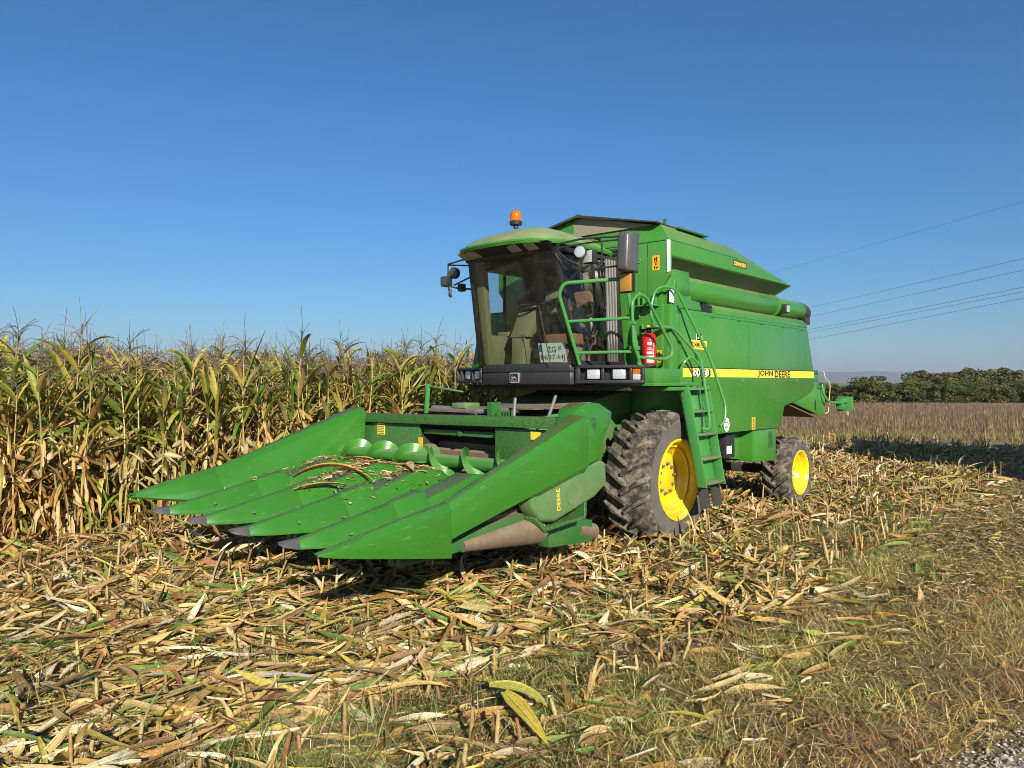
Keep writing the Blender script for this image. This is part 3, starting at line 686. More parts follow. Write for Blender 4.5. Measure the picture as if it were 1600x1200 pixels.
ul = MB(); ul.prism_u([(-.72, 3.59), (-.64, 3.50), (.64, 3.50), (.72, 3.59)], -1.50, -.3); ul.loft([[(-1.68 - .13 * (1 - (v / .72) ** 2), v, 3.585), (-1.49 - .1 * (1 - (v / .72) ** 2), v * .9, 3.50), (-1.2, v * .9, 3.50), (-1.2, v, 3.585)] for v in (-.72, -.5, -.25, 0, .25, .5, .72)]); ul.build('roof_underside', M['decal_black'], roof)
for v in (-.60, -.42, .24, .47):
    x = -1.70 - .10 * (1 - (v / .72) ** 2)
    MB().slab((x + .02, v - .08, 3.575), (x + .02, v + .08, 3.575), (x + .16, v + .08, 3.512), (x + .16, v - .08, 3.512), -.010).build('roof_lamp', M['lamp_beige'], roof, bevel=.004)
# beacon
be = MB().lathe_z(-1.38, 0, [(.03, 3.86), (.03, 3.895), (.075, 3.90), (.08, 3.935), (.06, 3.945)], 24).build('beacon', M['plastic'], roof)
MB().lathe_z(-1.38, 0, [(.066, 3.945), (.07, 3.96), (.068, 4.03), (.058, 4.06), (.03, 4.072), (.001, 4.073)], 24).build('amber_lens', M['lens_amber'], be)
# inside the cab
sc_ = MB().loft([[(-1.06, -.36, 2.18), (-.92, -.36, 2.18), (-.92, -.16, 2.18), (-1.06, -.16, 2.18)], [(-1.06, -.35, 2.57), (-.92, -.35, 2.57), (-.92, -.13, 2.57), (-1.06, -.13, 2.57)]])
sc_.loft([[(-1.08, -.37, 2.565), (-.92, -.37, 2.565), (-.92, -.08, 2.565), (-1.08, -.08, 2.565)], [(-1.0, -.29, 2.88), (-.86, -.29, 2.88), (-.86, -.0, 2.90), (-1.0, -.0, 2.90)]])
col_ = sc_.build('steering_column', M['beige'], cab, bevel=.012)
wh = MB(); cc = Vector((-.93, -.13, 2.98)); ax_ = Vector((-.35, 0, .94)).normalized(); x_ = Vector((0, 1, 0)); y_ = ax_.cross(x_)
wh.tube([tuple(cc + (x_ * math.cos(t) + y_ * math.sin(t)) * .19) for t in np.linspace(0, 2 * math.pi, 24, endpoint=False)], .015, 8, closed=True)
wh.tube([tuple(cc - x_ * .19), tuple(cc + x_ * .19)], .013); wh.tube([tuple(cc), tuple(cc - ax_ * .12)], .02)
wh.build('steering_wheel', M['plastic'], cab)
pnl = MB().loft([[(-1.14, -.74, 2.2), (-1.08, -.70, 2.2), (-.35, -.70, 2.2), (-.35, -.76, 2.2)], [(-1.2, -.74, 2.6), (-1.15, -.60, 2.6), (-.35, -.55, 2.6), (-.35, -.76, 2.6)]]); pnl.box((-.9, -.74, 2.6), (-.38, -.55, 2.66)); pnl.build('side_console', M['beige'], cab, bevel=.01)
pt = MB(); pt.loft([[(-1.17, -.725, 2.22), (-1.08, -.725, 2.22), (-1.08, -.64, 2.22), (-1.17, -.64, 2.22)], [(-1.44, -.655, 3.5), (-1.35, -.655, 3.5), (-1.35, -.50, 3.5), (-1.44, -.50, 3.5)]]); pt.build('pillar_trim', M['beige'], cab, bevel=.01)
se = MB().box((-.78, .02, 2.18), (-.42, .42, 2.45)); se.build('seat_base', M['beige'], cab, bevel=.02)
se = MB().box((-.86, -.02, 2.46), (-.36, .48, 2.60)).loft([[(-.44, 0, 2.6), (-.34, 0, 2.6), (-.34, .46, 2.6), (-.44, .46, 2.6)], [(-.40, .03, 3.08), (-.33, .03, 3.08), (-.33, .43, 3.08), (-.40, .43, 3.08)], [(-.385, .10, 3.17), (-.33, .10, 3.17), (-.33, .36, 3.17), (-.385, .36, 3.17)]])
se.box((-.8, .50, 2.66), (-.42, .58, 2.74)); seat = se.build('seat', M['seat'], cab, bevel=.03, segs=3)
mo = MB().box((-.84, .02, 3.0), (-.80, .22, 3.14)).box((-.83, .10, 2.85), (-.81, .13, 3.0)).box((-.84, .05, 2.87), (-.80, .18, 2.97)); mo.build('monitor', M['beige'], cab, bevel=.006)
MB().box((-.86, -.46, 2.92), (-.82, -.40, 3.06)).build('red_cloth', M['red'], cab, bevel=.01)
tb = MB().cyl((-.62, .62, 2.66), (-.58, .62, 2.98), .035).cyl((-.70, .66, 2.66), (-.66, .66, 2.92), .03); tb.build('bottle', M['steel'], cab)
MB().tube([(-1.34, .50, 2.22), (-1.40, .45, 2.6), (-1.46, .42, 2.9)], .006, 6).build('wiper', M['plastic'], cab)
MB().tube([(-1.03, .815, 2.3), (-.62, .80, 2.95)], .010, 6).build('wiper', M['plastic'], cab)
dh = MB().box((-1.1, .815, 2.50), (-.92, .84, 2.53)).tube([(-1.1, .83, 2.62), (-1.02, .83, 2.35)], .012); dh.build('door_handle', M['plastic'], cab)
cu_ = MB()
for k, x in enumerate((-.55, -.49, -.43, -.37)): cu_.tube([(x - .05, .775, 3.5), (x - .02, .778, 3.0), (x, .772, 2.6), (x + .02, .775, 2.2)], .018, 6)
cu_.build('curtain', M['steel'], cab)
# number plate behind the glass
U_ = lambda v, z: -1.195 - .10 * (1 - (v / .75) ** 2) - (z - 2.215) * .22 + .03
pl = MB(); pl.loft([[(U_(.29, 2.24), .285, 2.235), (U_(.63, 2.24), .64, 2.235), (U_(.63, 2.24) + .006, .64, 2.235), (U_(.29, 2.24) + .006, .285, 2.235)], [(U_(.29, 2.46), .285, 2.462), (U_(.63, 2.46), .64, 2.462), (U_(.63, 2.46) + .006, .64, 2.462), (U_(.29, 2.46) + .006, .285, 2.462)]])
plate = pl.build('number_plate', M['plate'], cab)
def UP(v, z):
    f = (v - .285) / .355; fz = (z - 2.235) / .227
    return (U_(.29, 2.24) * (1 - f) + U_(.63, 2.24) * f) * (1 - fz) + (U_(.29, 2.46) * (1 - f) + U_(.63, 2.46) * f) * fz - .003
text_front('plate_text', 'ZG', .40, 2.350, .115, .070, 0, M['plate_ink'], plate, .01, UP)
text_front('plate_text', '8637-HJ', .297, 2.250, .325, .075, 0, M['plate_ink'], plate, .005, UP)
pb = MB(); pb.faces([(UP(.293, 2.36), .293, 2.36), (UP(.332, 2.36), .332, 2.36), (UP(.332, 2.44), .332, 2.44), (UP(.293, 2.44), .293, 2.44)], [(0, 1, 2, 3)]); pb.build('country_band', M['plate_blue'], plate, recalc=False)
cs = MB()
for i in range(4):
    for j in range(4):
        if (i + j) % 2 == 0:
            v0, z0 = .545 + i * .011, 2.375 + j * .012; cs.faces([(UP(v0, z0), v0, z0), (UP(v0 + .011, z0), v0 + .011, z0), (UP(v0 + .011, z0 + .012), v0 + .011, z0 + .012), (UP(v0, z0 + .012), v0, z0 + .012)], [(0, 1, 2, 3)])
cs.build('plate_shield', M['plate_ink'], plate, recalc=False)

# ---- mirrors and lamp arms on both sides of the cab
mr = MB()
mr.tube(arc_path([(-1.50, .70, 3.56), (-1.42, 1.0, 3.60), (-1.22, 1.50, 3.60)], .08), .012).tube(arc_path([(-1.48, .70, 3.52), (-1.35, 1.0, 3.56), (-1.22, 1.50, 3.57)], .08), .010)
mr.tube(arc_path([(-1.38, 1.12, 3.60), (-1.30, 1.20, 3.58), (-1.30, 1.20, 3.30), (-1.36, 1.13, 3.26), (-1.24, 1.44, 3.28)], .05), .011)
mr.tube([(-1.38, .72, 3.10), (-1.40, .95, 3.24), (-1.40, 1.10, 3.30)], .014); mr.tube([(-1.50, .72, 3.5), (-1.48, .85, 3.38), (-1.40, 1.0, 3.30)], .008)
marm = mr.build('mirror_arm', M['plastic'], combine)
mh = MB().loft([[(-1.30 + a * .12 + o, 1.53 + b * .085, z) for a, b in ((-1, -.7), (-.5, -1), (.5, -1), (1, -.8), (1, .8), (.5, 1), (-.5, 1), (-1, .7))] for z, o in ((3.19, .03), (3.23, 0), (3.58, .02), (3.625, .05))])
mh.build('mirror_shell', M['mirror'], marm, bevel=.03, segs=3, sharp=60)
MB().box((-1.29, 1.43, 2.985), (-1.27, 1.57, 3.18)).build('amber_reflector', M['amber'], marm, bevel=.006)
MB().box((-1.268, 1.42, 2.97), (-1.25, 1.60, 3.2)).build('reflector_plate', M['plastic'], marm)
def round_lamp(c, r, d, parent, lens='lens'):
    o = MB()
    o.tube([(c[0] + .10, c[1] - .02, c[2]), (c[0] + .05, c[1] - .01, c[2]), (c[0], c[1], c[2])], [r * .45, r * .95, r], 20); o = o.build('lamp', M['plastic'], parent, sharp=40)
    g = MB(); g.tube([(c[0] - .001, c[1], c[2]), (c[0] - .014, c[1] + .003, c[2]), (c[0] - .02, c[1] + .004, c[2])], [r * .92, r * .8, r * .3], 20); g.build('lamp_glass', M[lens], o); return o
def box_lamp(c, w, h, parent, lens='lens'):
    o = MB().box((c[0], c[1] - w, c[2] - h), (c[0] + .10, c[1] + w, c[2] + h)).build('lamp', M['plastic'], parent, bevel=.012)
    MB().box((c[0] - .008, c[1] - w * .88, c[2] - h * .88), (c[0] - .0005, c[1] + w * .88, c[2] + h * .88)).build('lamp_glass', M[lens], o, bevel=.004); return o
round_lamp((-1.47, 1.02, 3.445), .072, .1, marm); box_lamp((-1.36, 1.05, 3.405), .065, .075, marm)
ml = MB()
ml.tube([(-1.50, -.68, 3.56), (-1.46, -1.10, 3.53), (-1.46, -1.10, 3.36)], .011).tube([(-1.46, -1.10, 3.52), (-1.30, -.80, 3.50)], .010)
ml.tube([(-1.40, -1.05, 3.26), (-1.30, -.69, 3.40)], .011).tube([(-1.44, -1.10, 3.25), (-1.35, -1.02, 3.22), (-1.25, -.72, 3.19)], .012).tube([(-1.46, -1.10, 3.40), (-1.45, -1.10, 3.23), (-1.42, -1.08, 3.10)], .013)
marl = ml.build('lamp_arm', M['plastic'], combine)
round_lamp((-1.40, -1.06, 3.42), .075, .1, marl, 'lens_dark'); box_lamp((-1.50, -1.14, 3.31), .062, .066, marl, 'lens_dark'); MB().box((-1.36, -1.03, 3.18), (-1.28, -.95, 3.28)).cyl((-1.44, -1.09, 3.11), (-1.43, -1.09, 3.21), .02).build('lamp_bracket', M['plastic'], marl, bevel=.01)
cw = MB()
for k in range(5): cw.tube([(-1.50, .70, 3.48 - .01 * k), (-1.47 + .02 * k, .78, 3.40 - .03 * k), (-1.46 + .015 * k, .88 + .01 * k, 3.36 + .012 * k), (-1.44, 1.0, 3.42 - .02 * k)], .006, 5)
for k in range(4): cw.tube([(-1.33 - .01 * k, -.80, 3.5), (-1.28 + .01 * k, -.815 - .01 * (k % 2), 3.2), (-1.20 - .01 * k, -.80, 2.9), (-1.15, -.81 - .008 * k, 2.62)], .006, 5)
cw.build('wiring', M['rubber'], cab)

# ---- hand rails, gate and ladder
gr = MB()
gr.tube(arc_path([(-1.20, .82, 2.20), (-1.22, .815, 2.26), (-1.565, .80, 2.99), (-1.55, .86, 3.105), (-1.165, 1.38, 3.145), (-1.12, 1.42, 3.05), (-.955, 1.45, 2.30), (-.93, 1.45, 2.19)], .10, 6), .021, 10)
gr.tube([(-1.423, .80, 2.685), (-1.08, 1.42, 2.715)], .018, 8); gr.tube([(-1.255, .815, 2.335), (-.975, 1.44, 2.342)], .018, 8)
gate = gr.build('railing', M['green_rail'], combine)
g2 = MB(); g2.tube(arc_path([(-.91, 1.46, 2.19), (-1.06, 1.46, 2.42), (-1.095, 1.46, 2.89), (-.99, 1.47, 2.985), (-.83, 1.48, 2.97), (-.285, 1.50, 2.41), (-.285, 1.50, 2.315), (-.40, 1.48, 2.27), (-.98, 1.46, 2.28)], .07, 6), .019, 10)
g2.box((-1.10, 1.42, 2.64), (-1.05, 1.49, 2.68)); g2.box((-1.02, 1.42, 2.36), (-.97, 1.49, 2.40)); g2.build('railing', M['green_rail'], combine)
ldr = MB()
def stringer(u0, u1, w):
    ldr.loft([[(u0, 1.50, 1.95), (u0 + w, 1.50, 1.95), (u0 + w, 1.62, 1.95), (u0, 1.62, 1.95)], [(u1, 1.70, .74), (u1 + w, 1.70, .74), (u1 + w, 1.82, .74), (u1, 1.82, .74)]])
stringer(-.10, -.02, .025); stringer(-.10 + .52, .46, .025)
ldr.loft([[(-.085, 1.47, 1.95), (.43, 1.47, 1.95), (.43, 1.485, 1.95), (-.085, 1.485, 1.95)], [(.0, 1.68, .76), (.47, 1.68, .76), (.47, 1.695, .76), (.0, 1.695, .76)]])
ladder = ldr.build('ladder', M['green_rail'], combine, bevel=.004)
for k, z in enumerate((1.93, 1.66, 1.38, 1.09, .80)):
    f = (1.95 - z) / 1.21; v = 1.51 + .21 * f
    MB().box((-.075 + .08 * f, v - .03, z - .028), (.42 + .04 * f, v + .122, z)).build('step', M['green_old'], ladder, bevel=.003)
h1 = MB().tube(arc_path([(-.18, 1.34, 2.66), (-.50, 1.35, 2.72), (-.505, 1.35, 2.88), (-.44, 1.36, 3.08), (-.28, 1.38, 3.148), (-.10, 1.45, 3.135), (.467, 1.62, 2.296), (.62, 1.75, 1.70), (.58, 1.76, 1.52), (.48, 1.74, 1.45)], .09, 6), .018, 10); h1.build('handrail', M['green_rail'], ladder)
h2 = MB().tube(arc_path([(-.47, 1.35, 2.70), (-.45, 1.35, 2.665), (-.137, 1.42, 2.658), (-.03, 1.45, 2.60), (.29, 1.58, 2.293), (.275, 1.70, 1.60), (.20, 1.74, 1.42), (.08, 1.70, 1.44)], .09, 6), .018, 10); h2.build('handrail', M['green_rail'], ladder)
h3 = MB().tube(arc_path([(.02, 1.42, 2.10), (.03, 1.5, 2.26), (.16, 1.52, 2.32), (.29, 1.58, 2.20)], .08, 5), .016, 8); h3.build('handrail', M['green_rail'], ladder)
for u in (.06, .38):
    MB().slab((u - .02, 1.66, .76), (u + .22, 1.66, .76), (u + .24, 1.70, .46), (u, 1.70, .46), .012).build('mud_flap', M['rubber'], ladder)

# ================================================================== the corn header on the feeder house
hd = MB()
hd.loft([[(-2.46, v, 1.525 + .012 * v), (-2.20, v, 1.525 + .012 * v), (-2.20, v, 1.63 + .015 * v), (-2.46, v, 1.63 + .015 * v)] for v in (-1.76, 1.76)])
hd.box((-2.40, -1.76, .72), (-2.36, -.60, 1.52)); hd.box((-2.40, .60, .72), (-2.36, 1.76, 1.52))
hd.prism_v([(-2.40, .72), (-2.36, .70), (-3.0, .66), (-3.15, .80), (-3.1, .82), (-2.98, .70)], -1.76, 1.76)
header = hd.build('corn_header', M['green_dirty'], combine, bevel=.006)
MB().box((-2.33, -.60, 1.40), (-2.26, .60, 1.46)).cyl((-2.36, .02, 1.43), (-2.30, .02, 1.43), .035).build('cross_bar', M['green_dirty'], header, bevel=.004)
MB().slab((-2.36, -.60, 1.02), (-2.36, .60, 1.02), (-2.02, .60, 1.30), (-2.02, -.60, 1.30), .02).box((-2.33, -.58, 1.07), (-2.29, .58, 1.12)).box((-2.22, -.58, 1.16), (-2.18, .58, 1.21)).box((-2.11, -.58, 1.25), (-2.07, .58, 1.30)).build('feeder_throat', M['rust'], header)
MB().cyl((-2.35, -.58, 1.12), (-2.22, -.58, 1.12), .16, n=24).build('throat_disc', M['green_old'], header)
MB().box((-2.412, -1.36, 1.36), (-2.402, -1.22, 1.50)).build('warning_sticker', M['decal_yellow'], header)
mb = MB()
for k in range(6): mb.box((-2.414, -1.355, 1.372 + k * .021), (-2.4125, -1.225, 1.380 + k * .021))
mb.build('sticker_text', M['rust'], header)
MB().box((-2.412, 1.10, 1.42), (-2.402, 1.22, 1.50)).build('warning_sticker', M['decal_yellow'], header)
MB().box((-2.412, -.60, 1.02), (-2.402, -.53, 1.36)).build('warning_sticker', M['decal_orange'], header)
# cross auger with left and right hand flights
au = MB().cyl((-2.76, -1.72, 1.17), (-2.76, 1.72, 1.18), .065, n=24)
auger = au.build('cross_auger', M['green'], header)
def flight(v0, v1, turns, hand, ph):
    mb = MB(); n = int(40 * turns); pts = []; fs = []
    for k in range(n + 1):
        t = k / n; v = v0 + (v1 - v0) * t; a = ph + hand * 2 * math.pi * turns * t; zc = 1.175
        for r, dvv in ((.06, 0), (.158, 0), (.158, .007), (.06, .007)):
            pts.append((-2.76 + r * math.cos(a), v + dvv, zc + r * math.sin(a)))
    for k in range(n):
        for i in range(4): fs.append((k * 4 + i, k * 4 + (i + 1) % 4, (k + 1) * 4 + (i + 1) % 4, (k + 1) * 4 + i))
    mb.faces(pts, fs + [(0, 1, 2, 3), (n * 4, n * 4 + 1, n * 4 + 2, n * 4 + 3)]); mb.build('flighting', M['green'], auger, sharp=40)
flight(-1.70, -.16, 3.25, -1, 0.9); flight(.06, 1.70, 3.4, 1, 1.9)
# paddles at the centre
MB().box((-2.90, -.12, 1.14), (-2.76, .0, 1.15)).build('paddle', M['green'], auger, bevel=.004)

# outer dividers
def outer(s_):
    mb = MB()
    def sec(u, zb, zt, vi, vo, zi, flat=.06):
        h = zt - zb
        return [(u, s_ * vo, zb), (u, s_ * vo, zb + h * .5), (u, s_ * vo, zt - min(.06, h * .3)), (u, s_ * (vo - .035), zt - min(.006, h * .05)), (u, s_ * (vo - .04 - flat), zt),
                (u, s_ * (vo - .04 - flat - (vo - vi) * .30), zt - h * .16), (u, s_ * (vi + .03), zi + (zt - zi) * .38), (u, s_ * vi, zi), (u, s_ * (vi + .02), zi - .015), (u, s_ * ((vi + vo) / 2), min(zb, zi) + .02)]
    tip = lambda u: u if s_ > 0 else -4.25 + (u + 4.25) * .81       # the far snout is a little shorter
    mb.loft([sec(tip(-5.39), .868, .882, 1.775, 1.80, .871, .004), sec(tip(-5.30), .845, .905, 1.735, 1.83, .86, .01), sec(tip(-5.05), .80, .958, 1.66, 1.852, .83, .02), sec(tip(-4.7), .74, 1.022, 1.57, 1.862, .79, .03), sec(-4.25, .665, 1.088, 1.49, 1.866, .74, .04)])
    d = mb.build('outer_divider', M['green_header'], header, bevel=.004, sharp=45)
    mb = MB()
    mb.loft([sec(-4.30, .79, 1.066, 1.50, 1.855, .80, .03), sec(-3.9, .884, 1.200, 1.50, 1.855, .86, .05), sec(-3.3, 1.024, 1.404, 1.50, 1.855, .92, .10), sec(-2.7, 1.163, 1.609, 1.51, 1.855, .95, .17), sec(-2.46, 1.22, 1.69, 1.52, 1.855, .97, .20)])
    mb.prism_v([(-2.46, 1.222), (-2.46, 1.66), (-2.38, 1.55), (-2.21, 1.29)], s_ * 1.80, s_ * 1.853)
    mb.build('divider_side', M['green_header'], d, bevel=.004, sharp=45)
    if s_ > 0: mb = MB().prism_v([(-2.5, 1.58), (-2.44, 1.74), (-2.26, 1.80), (-2.06, 1.79), (-1.84, 1.70), (-1.86, 1.60), (-1.99, 1.42), (-2.02, 1.20), (-2.40, 1.15)], s_ * 1.48, s_ * 1.70)
    else: mb = MB().prism_v([(-2.4, 1.50), (-2.1, 1.52), (-2.02, 1.20), (-2.40, 1.15)], s_ * 1.50, s_ * 1.735)
    mb.build('end_shield', M['green_header'], d, bevel=.015, segs=2)
    mb = MB().prism_v([(-3.24, 1.02), (-3.16, 1.085), (-2.36, 1.235), (-2.08, 1.23), (-2.06, 1.0), (-2.27, .885), (-2.88, .735), (-3.08, .76), (-3.20, .88)], s_ * 1.60, s_ * 1.80)
    g = mb.build('chain_case', M['green_old'], d, bevel=.055, segs=4, sharp=50)
    ol = [(-2.62 + .12 * math.cos(t) - .01 * math.sin(t), .985 + .12 * math.sin(t) + .03 * math.cos(t)) for t in np.linspace(0, 2 * math.pi, 24, endpoint=False)]
    MB().prism_v(ol, s_ * 1.801, s_ * 1.806).build('inspection_cover', M['green_old'], g)
    if s_ > 0:
        vs_, fs = text_mesh('DEERE', .20, .05, .01); mk = MB(); mk.faces([(-2.83 - y - .25 * (x - .1) * .2, 1.8012, .84 + x) for x, y in vs_], fs); mk.build('makers_mark', M['decal_yellow'], g, recalc=False)
    mb = MB().cyl((-3.90, s_ * 1.62, .66), (-2.95, s_ * 1.60, .66), .045, .135, 20); mb.prism_v([(-3.95, .60), (-3.2, .95), (-2.8, 1.02), (-2.8, .92), (-3.7, .60)], s_ * 1.50, s_ * 1.54)
    g = mb.build('stalk_roll_cone', M['rust'], d)
    MB().lathe_v(-2.90, .70, [(.07, s_ * 1.56), (.125, s_ * 1.56), (.125, s_ * 1.66), (.07, s_ * 1.66), (.07, s_ * 1.56)], 28).build('drive_flange', M['green_old'], d, bevel=.008)
    mb = MB().prism_v([(-2.66, .43), (-2.66, .66), (-1.95, .60), (-1.95, .38)], s_ * 1.40, s_ * 1.54).box((-2.7, s_ * 1.3, .55), (-2.2, s_ * 1.5, .85)); mb.build('skid_bracket', M['dark_green'], d, bevel=.015)
    MB().cyl((-2.15, s_ * 1.47, .52), (-1.86, s_ * 1.47, .46), .085, n=20).build('hydraulic_ram', M['rust'], d)
outer(1); outer(-1)
# the four inner dividers: grey nose, hinged hood, fixed ridge cover behind
def gable(u, vc, w, zb, zt, flat):
    h = zt - zb
    return [(u, vc - w, zb), (u, vc - w * .92, zb + h * .30), (u, vc - flat - .02, zt - h * .07), (u, vc - flat, zt), (u, vc + flat, zt), (u, vc + flat + .02, zt - h * .07), (u, vc + w * .92, zb + h * .30), (u, vc + w, zb)]
for vc in (-1.08, -.36, .36, 1.08):
    mb = MB(); mb.loft([gable(-5.10, vc, .052, .765, .835, .012), gable(-4.85, vc, .115, .745, .880, .016), gable(-4.55, vc, .185, .735, .935, .02), gable(-4.19, vc, .245, .72, 1.0, .03)])
    hood_ = mb.build('divider_hood', M['green_header'], header, bevel=.004, sharp=45)
    mb = MB(); mb.loft([gable(-5.235, vc, .008, .815, .832, .003), gable(-5.20, vc, .03, .79, .838, .006), gable(-5.085, vc, .058, .760, .842, .014)]); mb.build('nose_tip', M['nose'], hood_, bevel=.003, sharp=50)
    mb = MB(); mb.loft([gable(-3.98, vc, .185, .74, .985, .10), gable(-3.7, vc, .19, .78, 1.05, .11), gable(-3.32, vc, .195, .84, 1.16, .12), gable(-3.05, vc, .19, .86, 1.12, .12), gable(-2.95, vc, .18, .88, 1.04, .12)])
    mb.build('ridge_cover', M['green_ridge'], hood_, bevel=.006, sharp=45)
    mb = MB(); mb.loft([gable(-4.215, vc, .238, .73, 1.006, .035), gable(-3.99, vc, .238, .765, 1.05, .05), gable(-3.88, vc, .235, .78, 1.065, .06)])
    mb.build('hinge_collar', M['green_header'], hood_, bevel=.004, sharp=45)
    for du in (-4.70, -4.30):
        MB().cyl((du, vc + (.135 if du < -4.5 else .20), .83), (du, vc + (.155 if du < -4.5 else .225), .835), .011, n=8).build('bolt', M['steel'], hood_)
for vc in (-1.44, -.72, 0, .72, 1.44):
    mb = MB()
    for s_ in (1, -1):
        mb.prism_v([(-4.35, .70), (-2.95, .85), (-2.95, .83), (-4.35, .68)], vc + s_ * .03, vc + s_ * .17)
        mb.prism_v([(-4.3, .60), (-2.98, .70), (-2.98, .85), (-4.2, .70)], vc + s_ * .17, vc + s_ * .19)
        mb.cyl((-4.45, vc + s_ * .05, .60), (-3.2, vc + s_ * .05, .66), .035, .05, 12)
    du = mb.build('row_unit', M['dark_green'], header, bevel=.003)
    mb = MB()
    for s_ in (1, -1):
        for k in range(9): mb.box((-4.25 + k * .14, vc + s_ * .035, .735 + k * .0155), (-4.21 + k * .14, vc + s_ * .10, .77 + k * .0155))
        mb.prism_v([(-4.35, .725), (-3.0, .87), (-3.0, .885), (-4.35, .74)], vc + s_ * .09, vc + s_ * .12)
    mb.build('gathering_chain', M['rust'], du)
# hoses and posts on the beam
pp = MB().prism_u([(-.70, 1.63), (-.66, 1.63), (-.62, 1.97), (-.66, 1.98)], -2.24, -2.20); pp.tube([(-2.22, -.64, 1.955), (-2.20, -.08, 1.89)], .012, 5); pp.build('beam_post', M['green_rail'], header, bevel=.003)
hp = MB().cyl((-2.10, -.68, 1.68), (-2.10, .05, 1.665), .045).cyl((-2.10, .05, 1.665), (-1.95, .55, 1.69), .03); hp.build('drive_pipe', M['hose'], header)
MB().cyl((-2.12, .62, 1.62), (-2.10, .62, 1.83), .018).build('hose_coupler', M['steel'], header)
MB().cyl((-2.05, 1.05, 1.65), (-2.0, 1.1, 1.86), .018).build('hose_coupler', M['steel'], header)
MB().box((-2.15, -.32, 1.70), (-1.9, -.10, 1.76)).build('hose_block', M['green_old'], header, bevel=.01)
hb = MB().box((-2.2, .30, 1.62), (-2.05, .36, 1.78)).box((-2.2, .36, 1.60), (-2.17, .70, 1.625))
for k in range(6): hb.box((-2.2, .45 + k * .04, 1.62), (-2.18, .455 + k * .04, 1.70))
hb.build('hose_bracket', M['dark_green'], header)

# ================================================================== fire extinguisher standing on the platform
fx = props(empty('fire_extinguisher'), 'red fire extinguisher with white labels hanging upright beside the cab ladder', 'fire extinguisher')
fx.location = combine.matrix_world.translation; fx.rotation_euler = combine.rotation_euler
eu, ev = -.32, 1.21
MB().lathe_z(eu, ev, [(.075, 2.20), (.088, 2.215), (.088, 2.53), (.08, 2.565), (.05, 2.59), (.035, 2.60)], 28).build('cylinder', M['red'], fx, sharp=50)
MB().lathe_z(eu, ev, [(.082, 2.172), (.09, 2.176), (.09, 2.215), (.082, 2.218)], 28).build('base_ring', M['rubber'], fx)
MB().cyl((eu, ev, 2.59), (eu, ev, 2.645), .028).box((eu - .04, ev - .12, 2.625), (eu + .02, ev + .02, 2.645)).box((eu - .04, ev - .02, 2.64), (eu + .02, ev + .14, 2.655)).build('valve_head', M['dark'], fx, bevel=.005)
MB().cyl((eu - .02, ev, 2.65), (eu - .02, ev, 2.685), .02).build('safety_cap', M['decal_orange'], fx)
MB().tube(arc_path([(eu, ev - .05, 2.62), (eu - .02, ev - .13, 2.60), (eu - .02, ev - .155, 2.45), (eu - .01, ev - .12, 2.33)], .06), .012, 8).cyl((eu - .01, ev - .125, 2.24), (eu - .01, ev - .12, 2.35), .022).build('hose', M['rubber'], fx)
def wrap(name, a0, a1, z0, z1, m):
    mb = MB(); n = 10; pts = []
    for k in range(n + 1):
        a = R(a0 + (a1 - a0) * k / n); pts += [(eu + .0892 * math.cos(a), ev + .0892 * math.sin(a), z0), (eu + .0892 * math.cos(a), ev + .0892 * math.sin(a), z1)]
    mb.faces(pts, [(2 * k, 2 * k + 2, 2 * k + 3, 2 * k + 1) for k in range(n)]); mb.build(name, m, fx, recalc=False)
wrap('label', 105, 165, 2.235, 2.29, M['decal_white']); wrap('label', 105, 165, 2.305, 2.315, M['decal_white']); wrap('label', 120, 165, 2.335, 2.365, M['decal_white']); wrap('label', 105, 150, 2.345, 2.352, M['decal_white'])
wrap('label', 108, 165, 2.385, 2.39, M['decal_white']); wrap('label', 128, 162, 2.405, 2.412, M['decal_white']); wrap('label', 125, 160, 2.45, 2.475, M['decal_white']); wrap('label', 107, 111, 2.30, 2.465, M['decal_white'])

# ================================================================== vegetation
def strips(base, heading, elev, bend, L, W, roll=None, curl=None, K=6, prof='leaf', fold=.18, power=1.4, twist=None):
    """N ribbon-like blades at once; returns vertices (N, K+1, 3, 3) and quads"""
    N = len(heading); roll = np.zeros(N) if roll is None else roll; curl = np.zeros(N) if curl is None else curl
    P = np.array(base, float).copy(); out = np.zeros((N, K + 1, 3, 3))
    for k in range(K + 1):
        t = k / K; el = np.maximum(elev + bend * t ** power, -1.48); hd = heading + curl * t
        T = np.stack([np.cos(el) * np.cos(hd), np.cos(el) * np.sin(hd), np.sin(el)], -1)
        S0 = np.stack([-np.sin(hd), np.cos(hd), np.zeros(N)], -1); Nn = np.cross(T, S0)
        rl = roll if twist is None else roll + twist * t
        cr, sr = np.cos(rl)[:, None], np.sin(rl)[:, None]
        S = S0 * cr + Nn * sr; U = Nn * cr - S0 * sr
        if prof == 'leaf': w = min(1, .45 + t * 2.2) * (1 - t ** 2.6) + .02
        elif prof == 'husk': w = math.sin(math.pi * min(.97, t * .9 + .1)) + .05
        elif prof == 'torn': w = (.82 + .18 * math.sin(7 * t + 1)) * (1 if t < .99 else .55) * (.7 if t < .01 else 1)
        elif prof == 'rag': w = (.75 + .25 * math.cos(5 * t)) * (1 - .5 * t ** 4)
        else: w = 1 - t * .85
        ww = (W * w * .5)[:, None]
        out[:, k, 0] = P - S * ww; out[:, k, 1] = P - U * ww * fold * 2; out[:, k, 2] = P + S * ww
        P = P + T * (L / K)[:, None]
    i = np.arange(N)[:, None] * (K + 1) * 3 + np.arange(K)[None] * 3
    q = np.stack([np.stack([i, i + 1, i + 4, i + 3], -1), np.stack([i + 1, i + 2, i + 5, i + 4], -1)], 2).reshape(-1, 4)
    return out.reshape(-1, 3), q
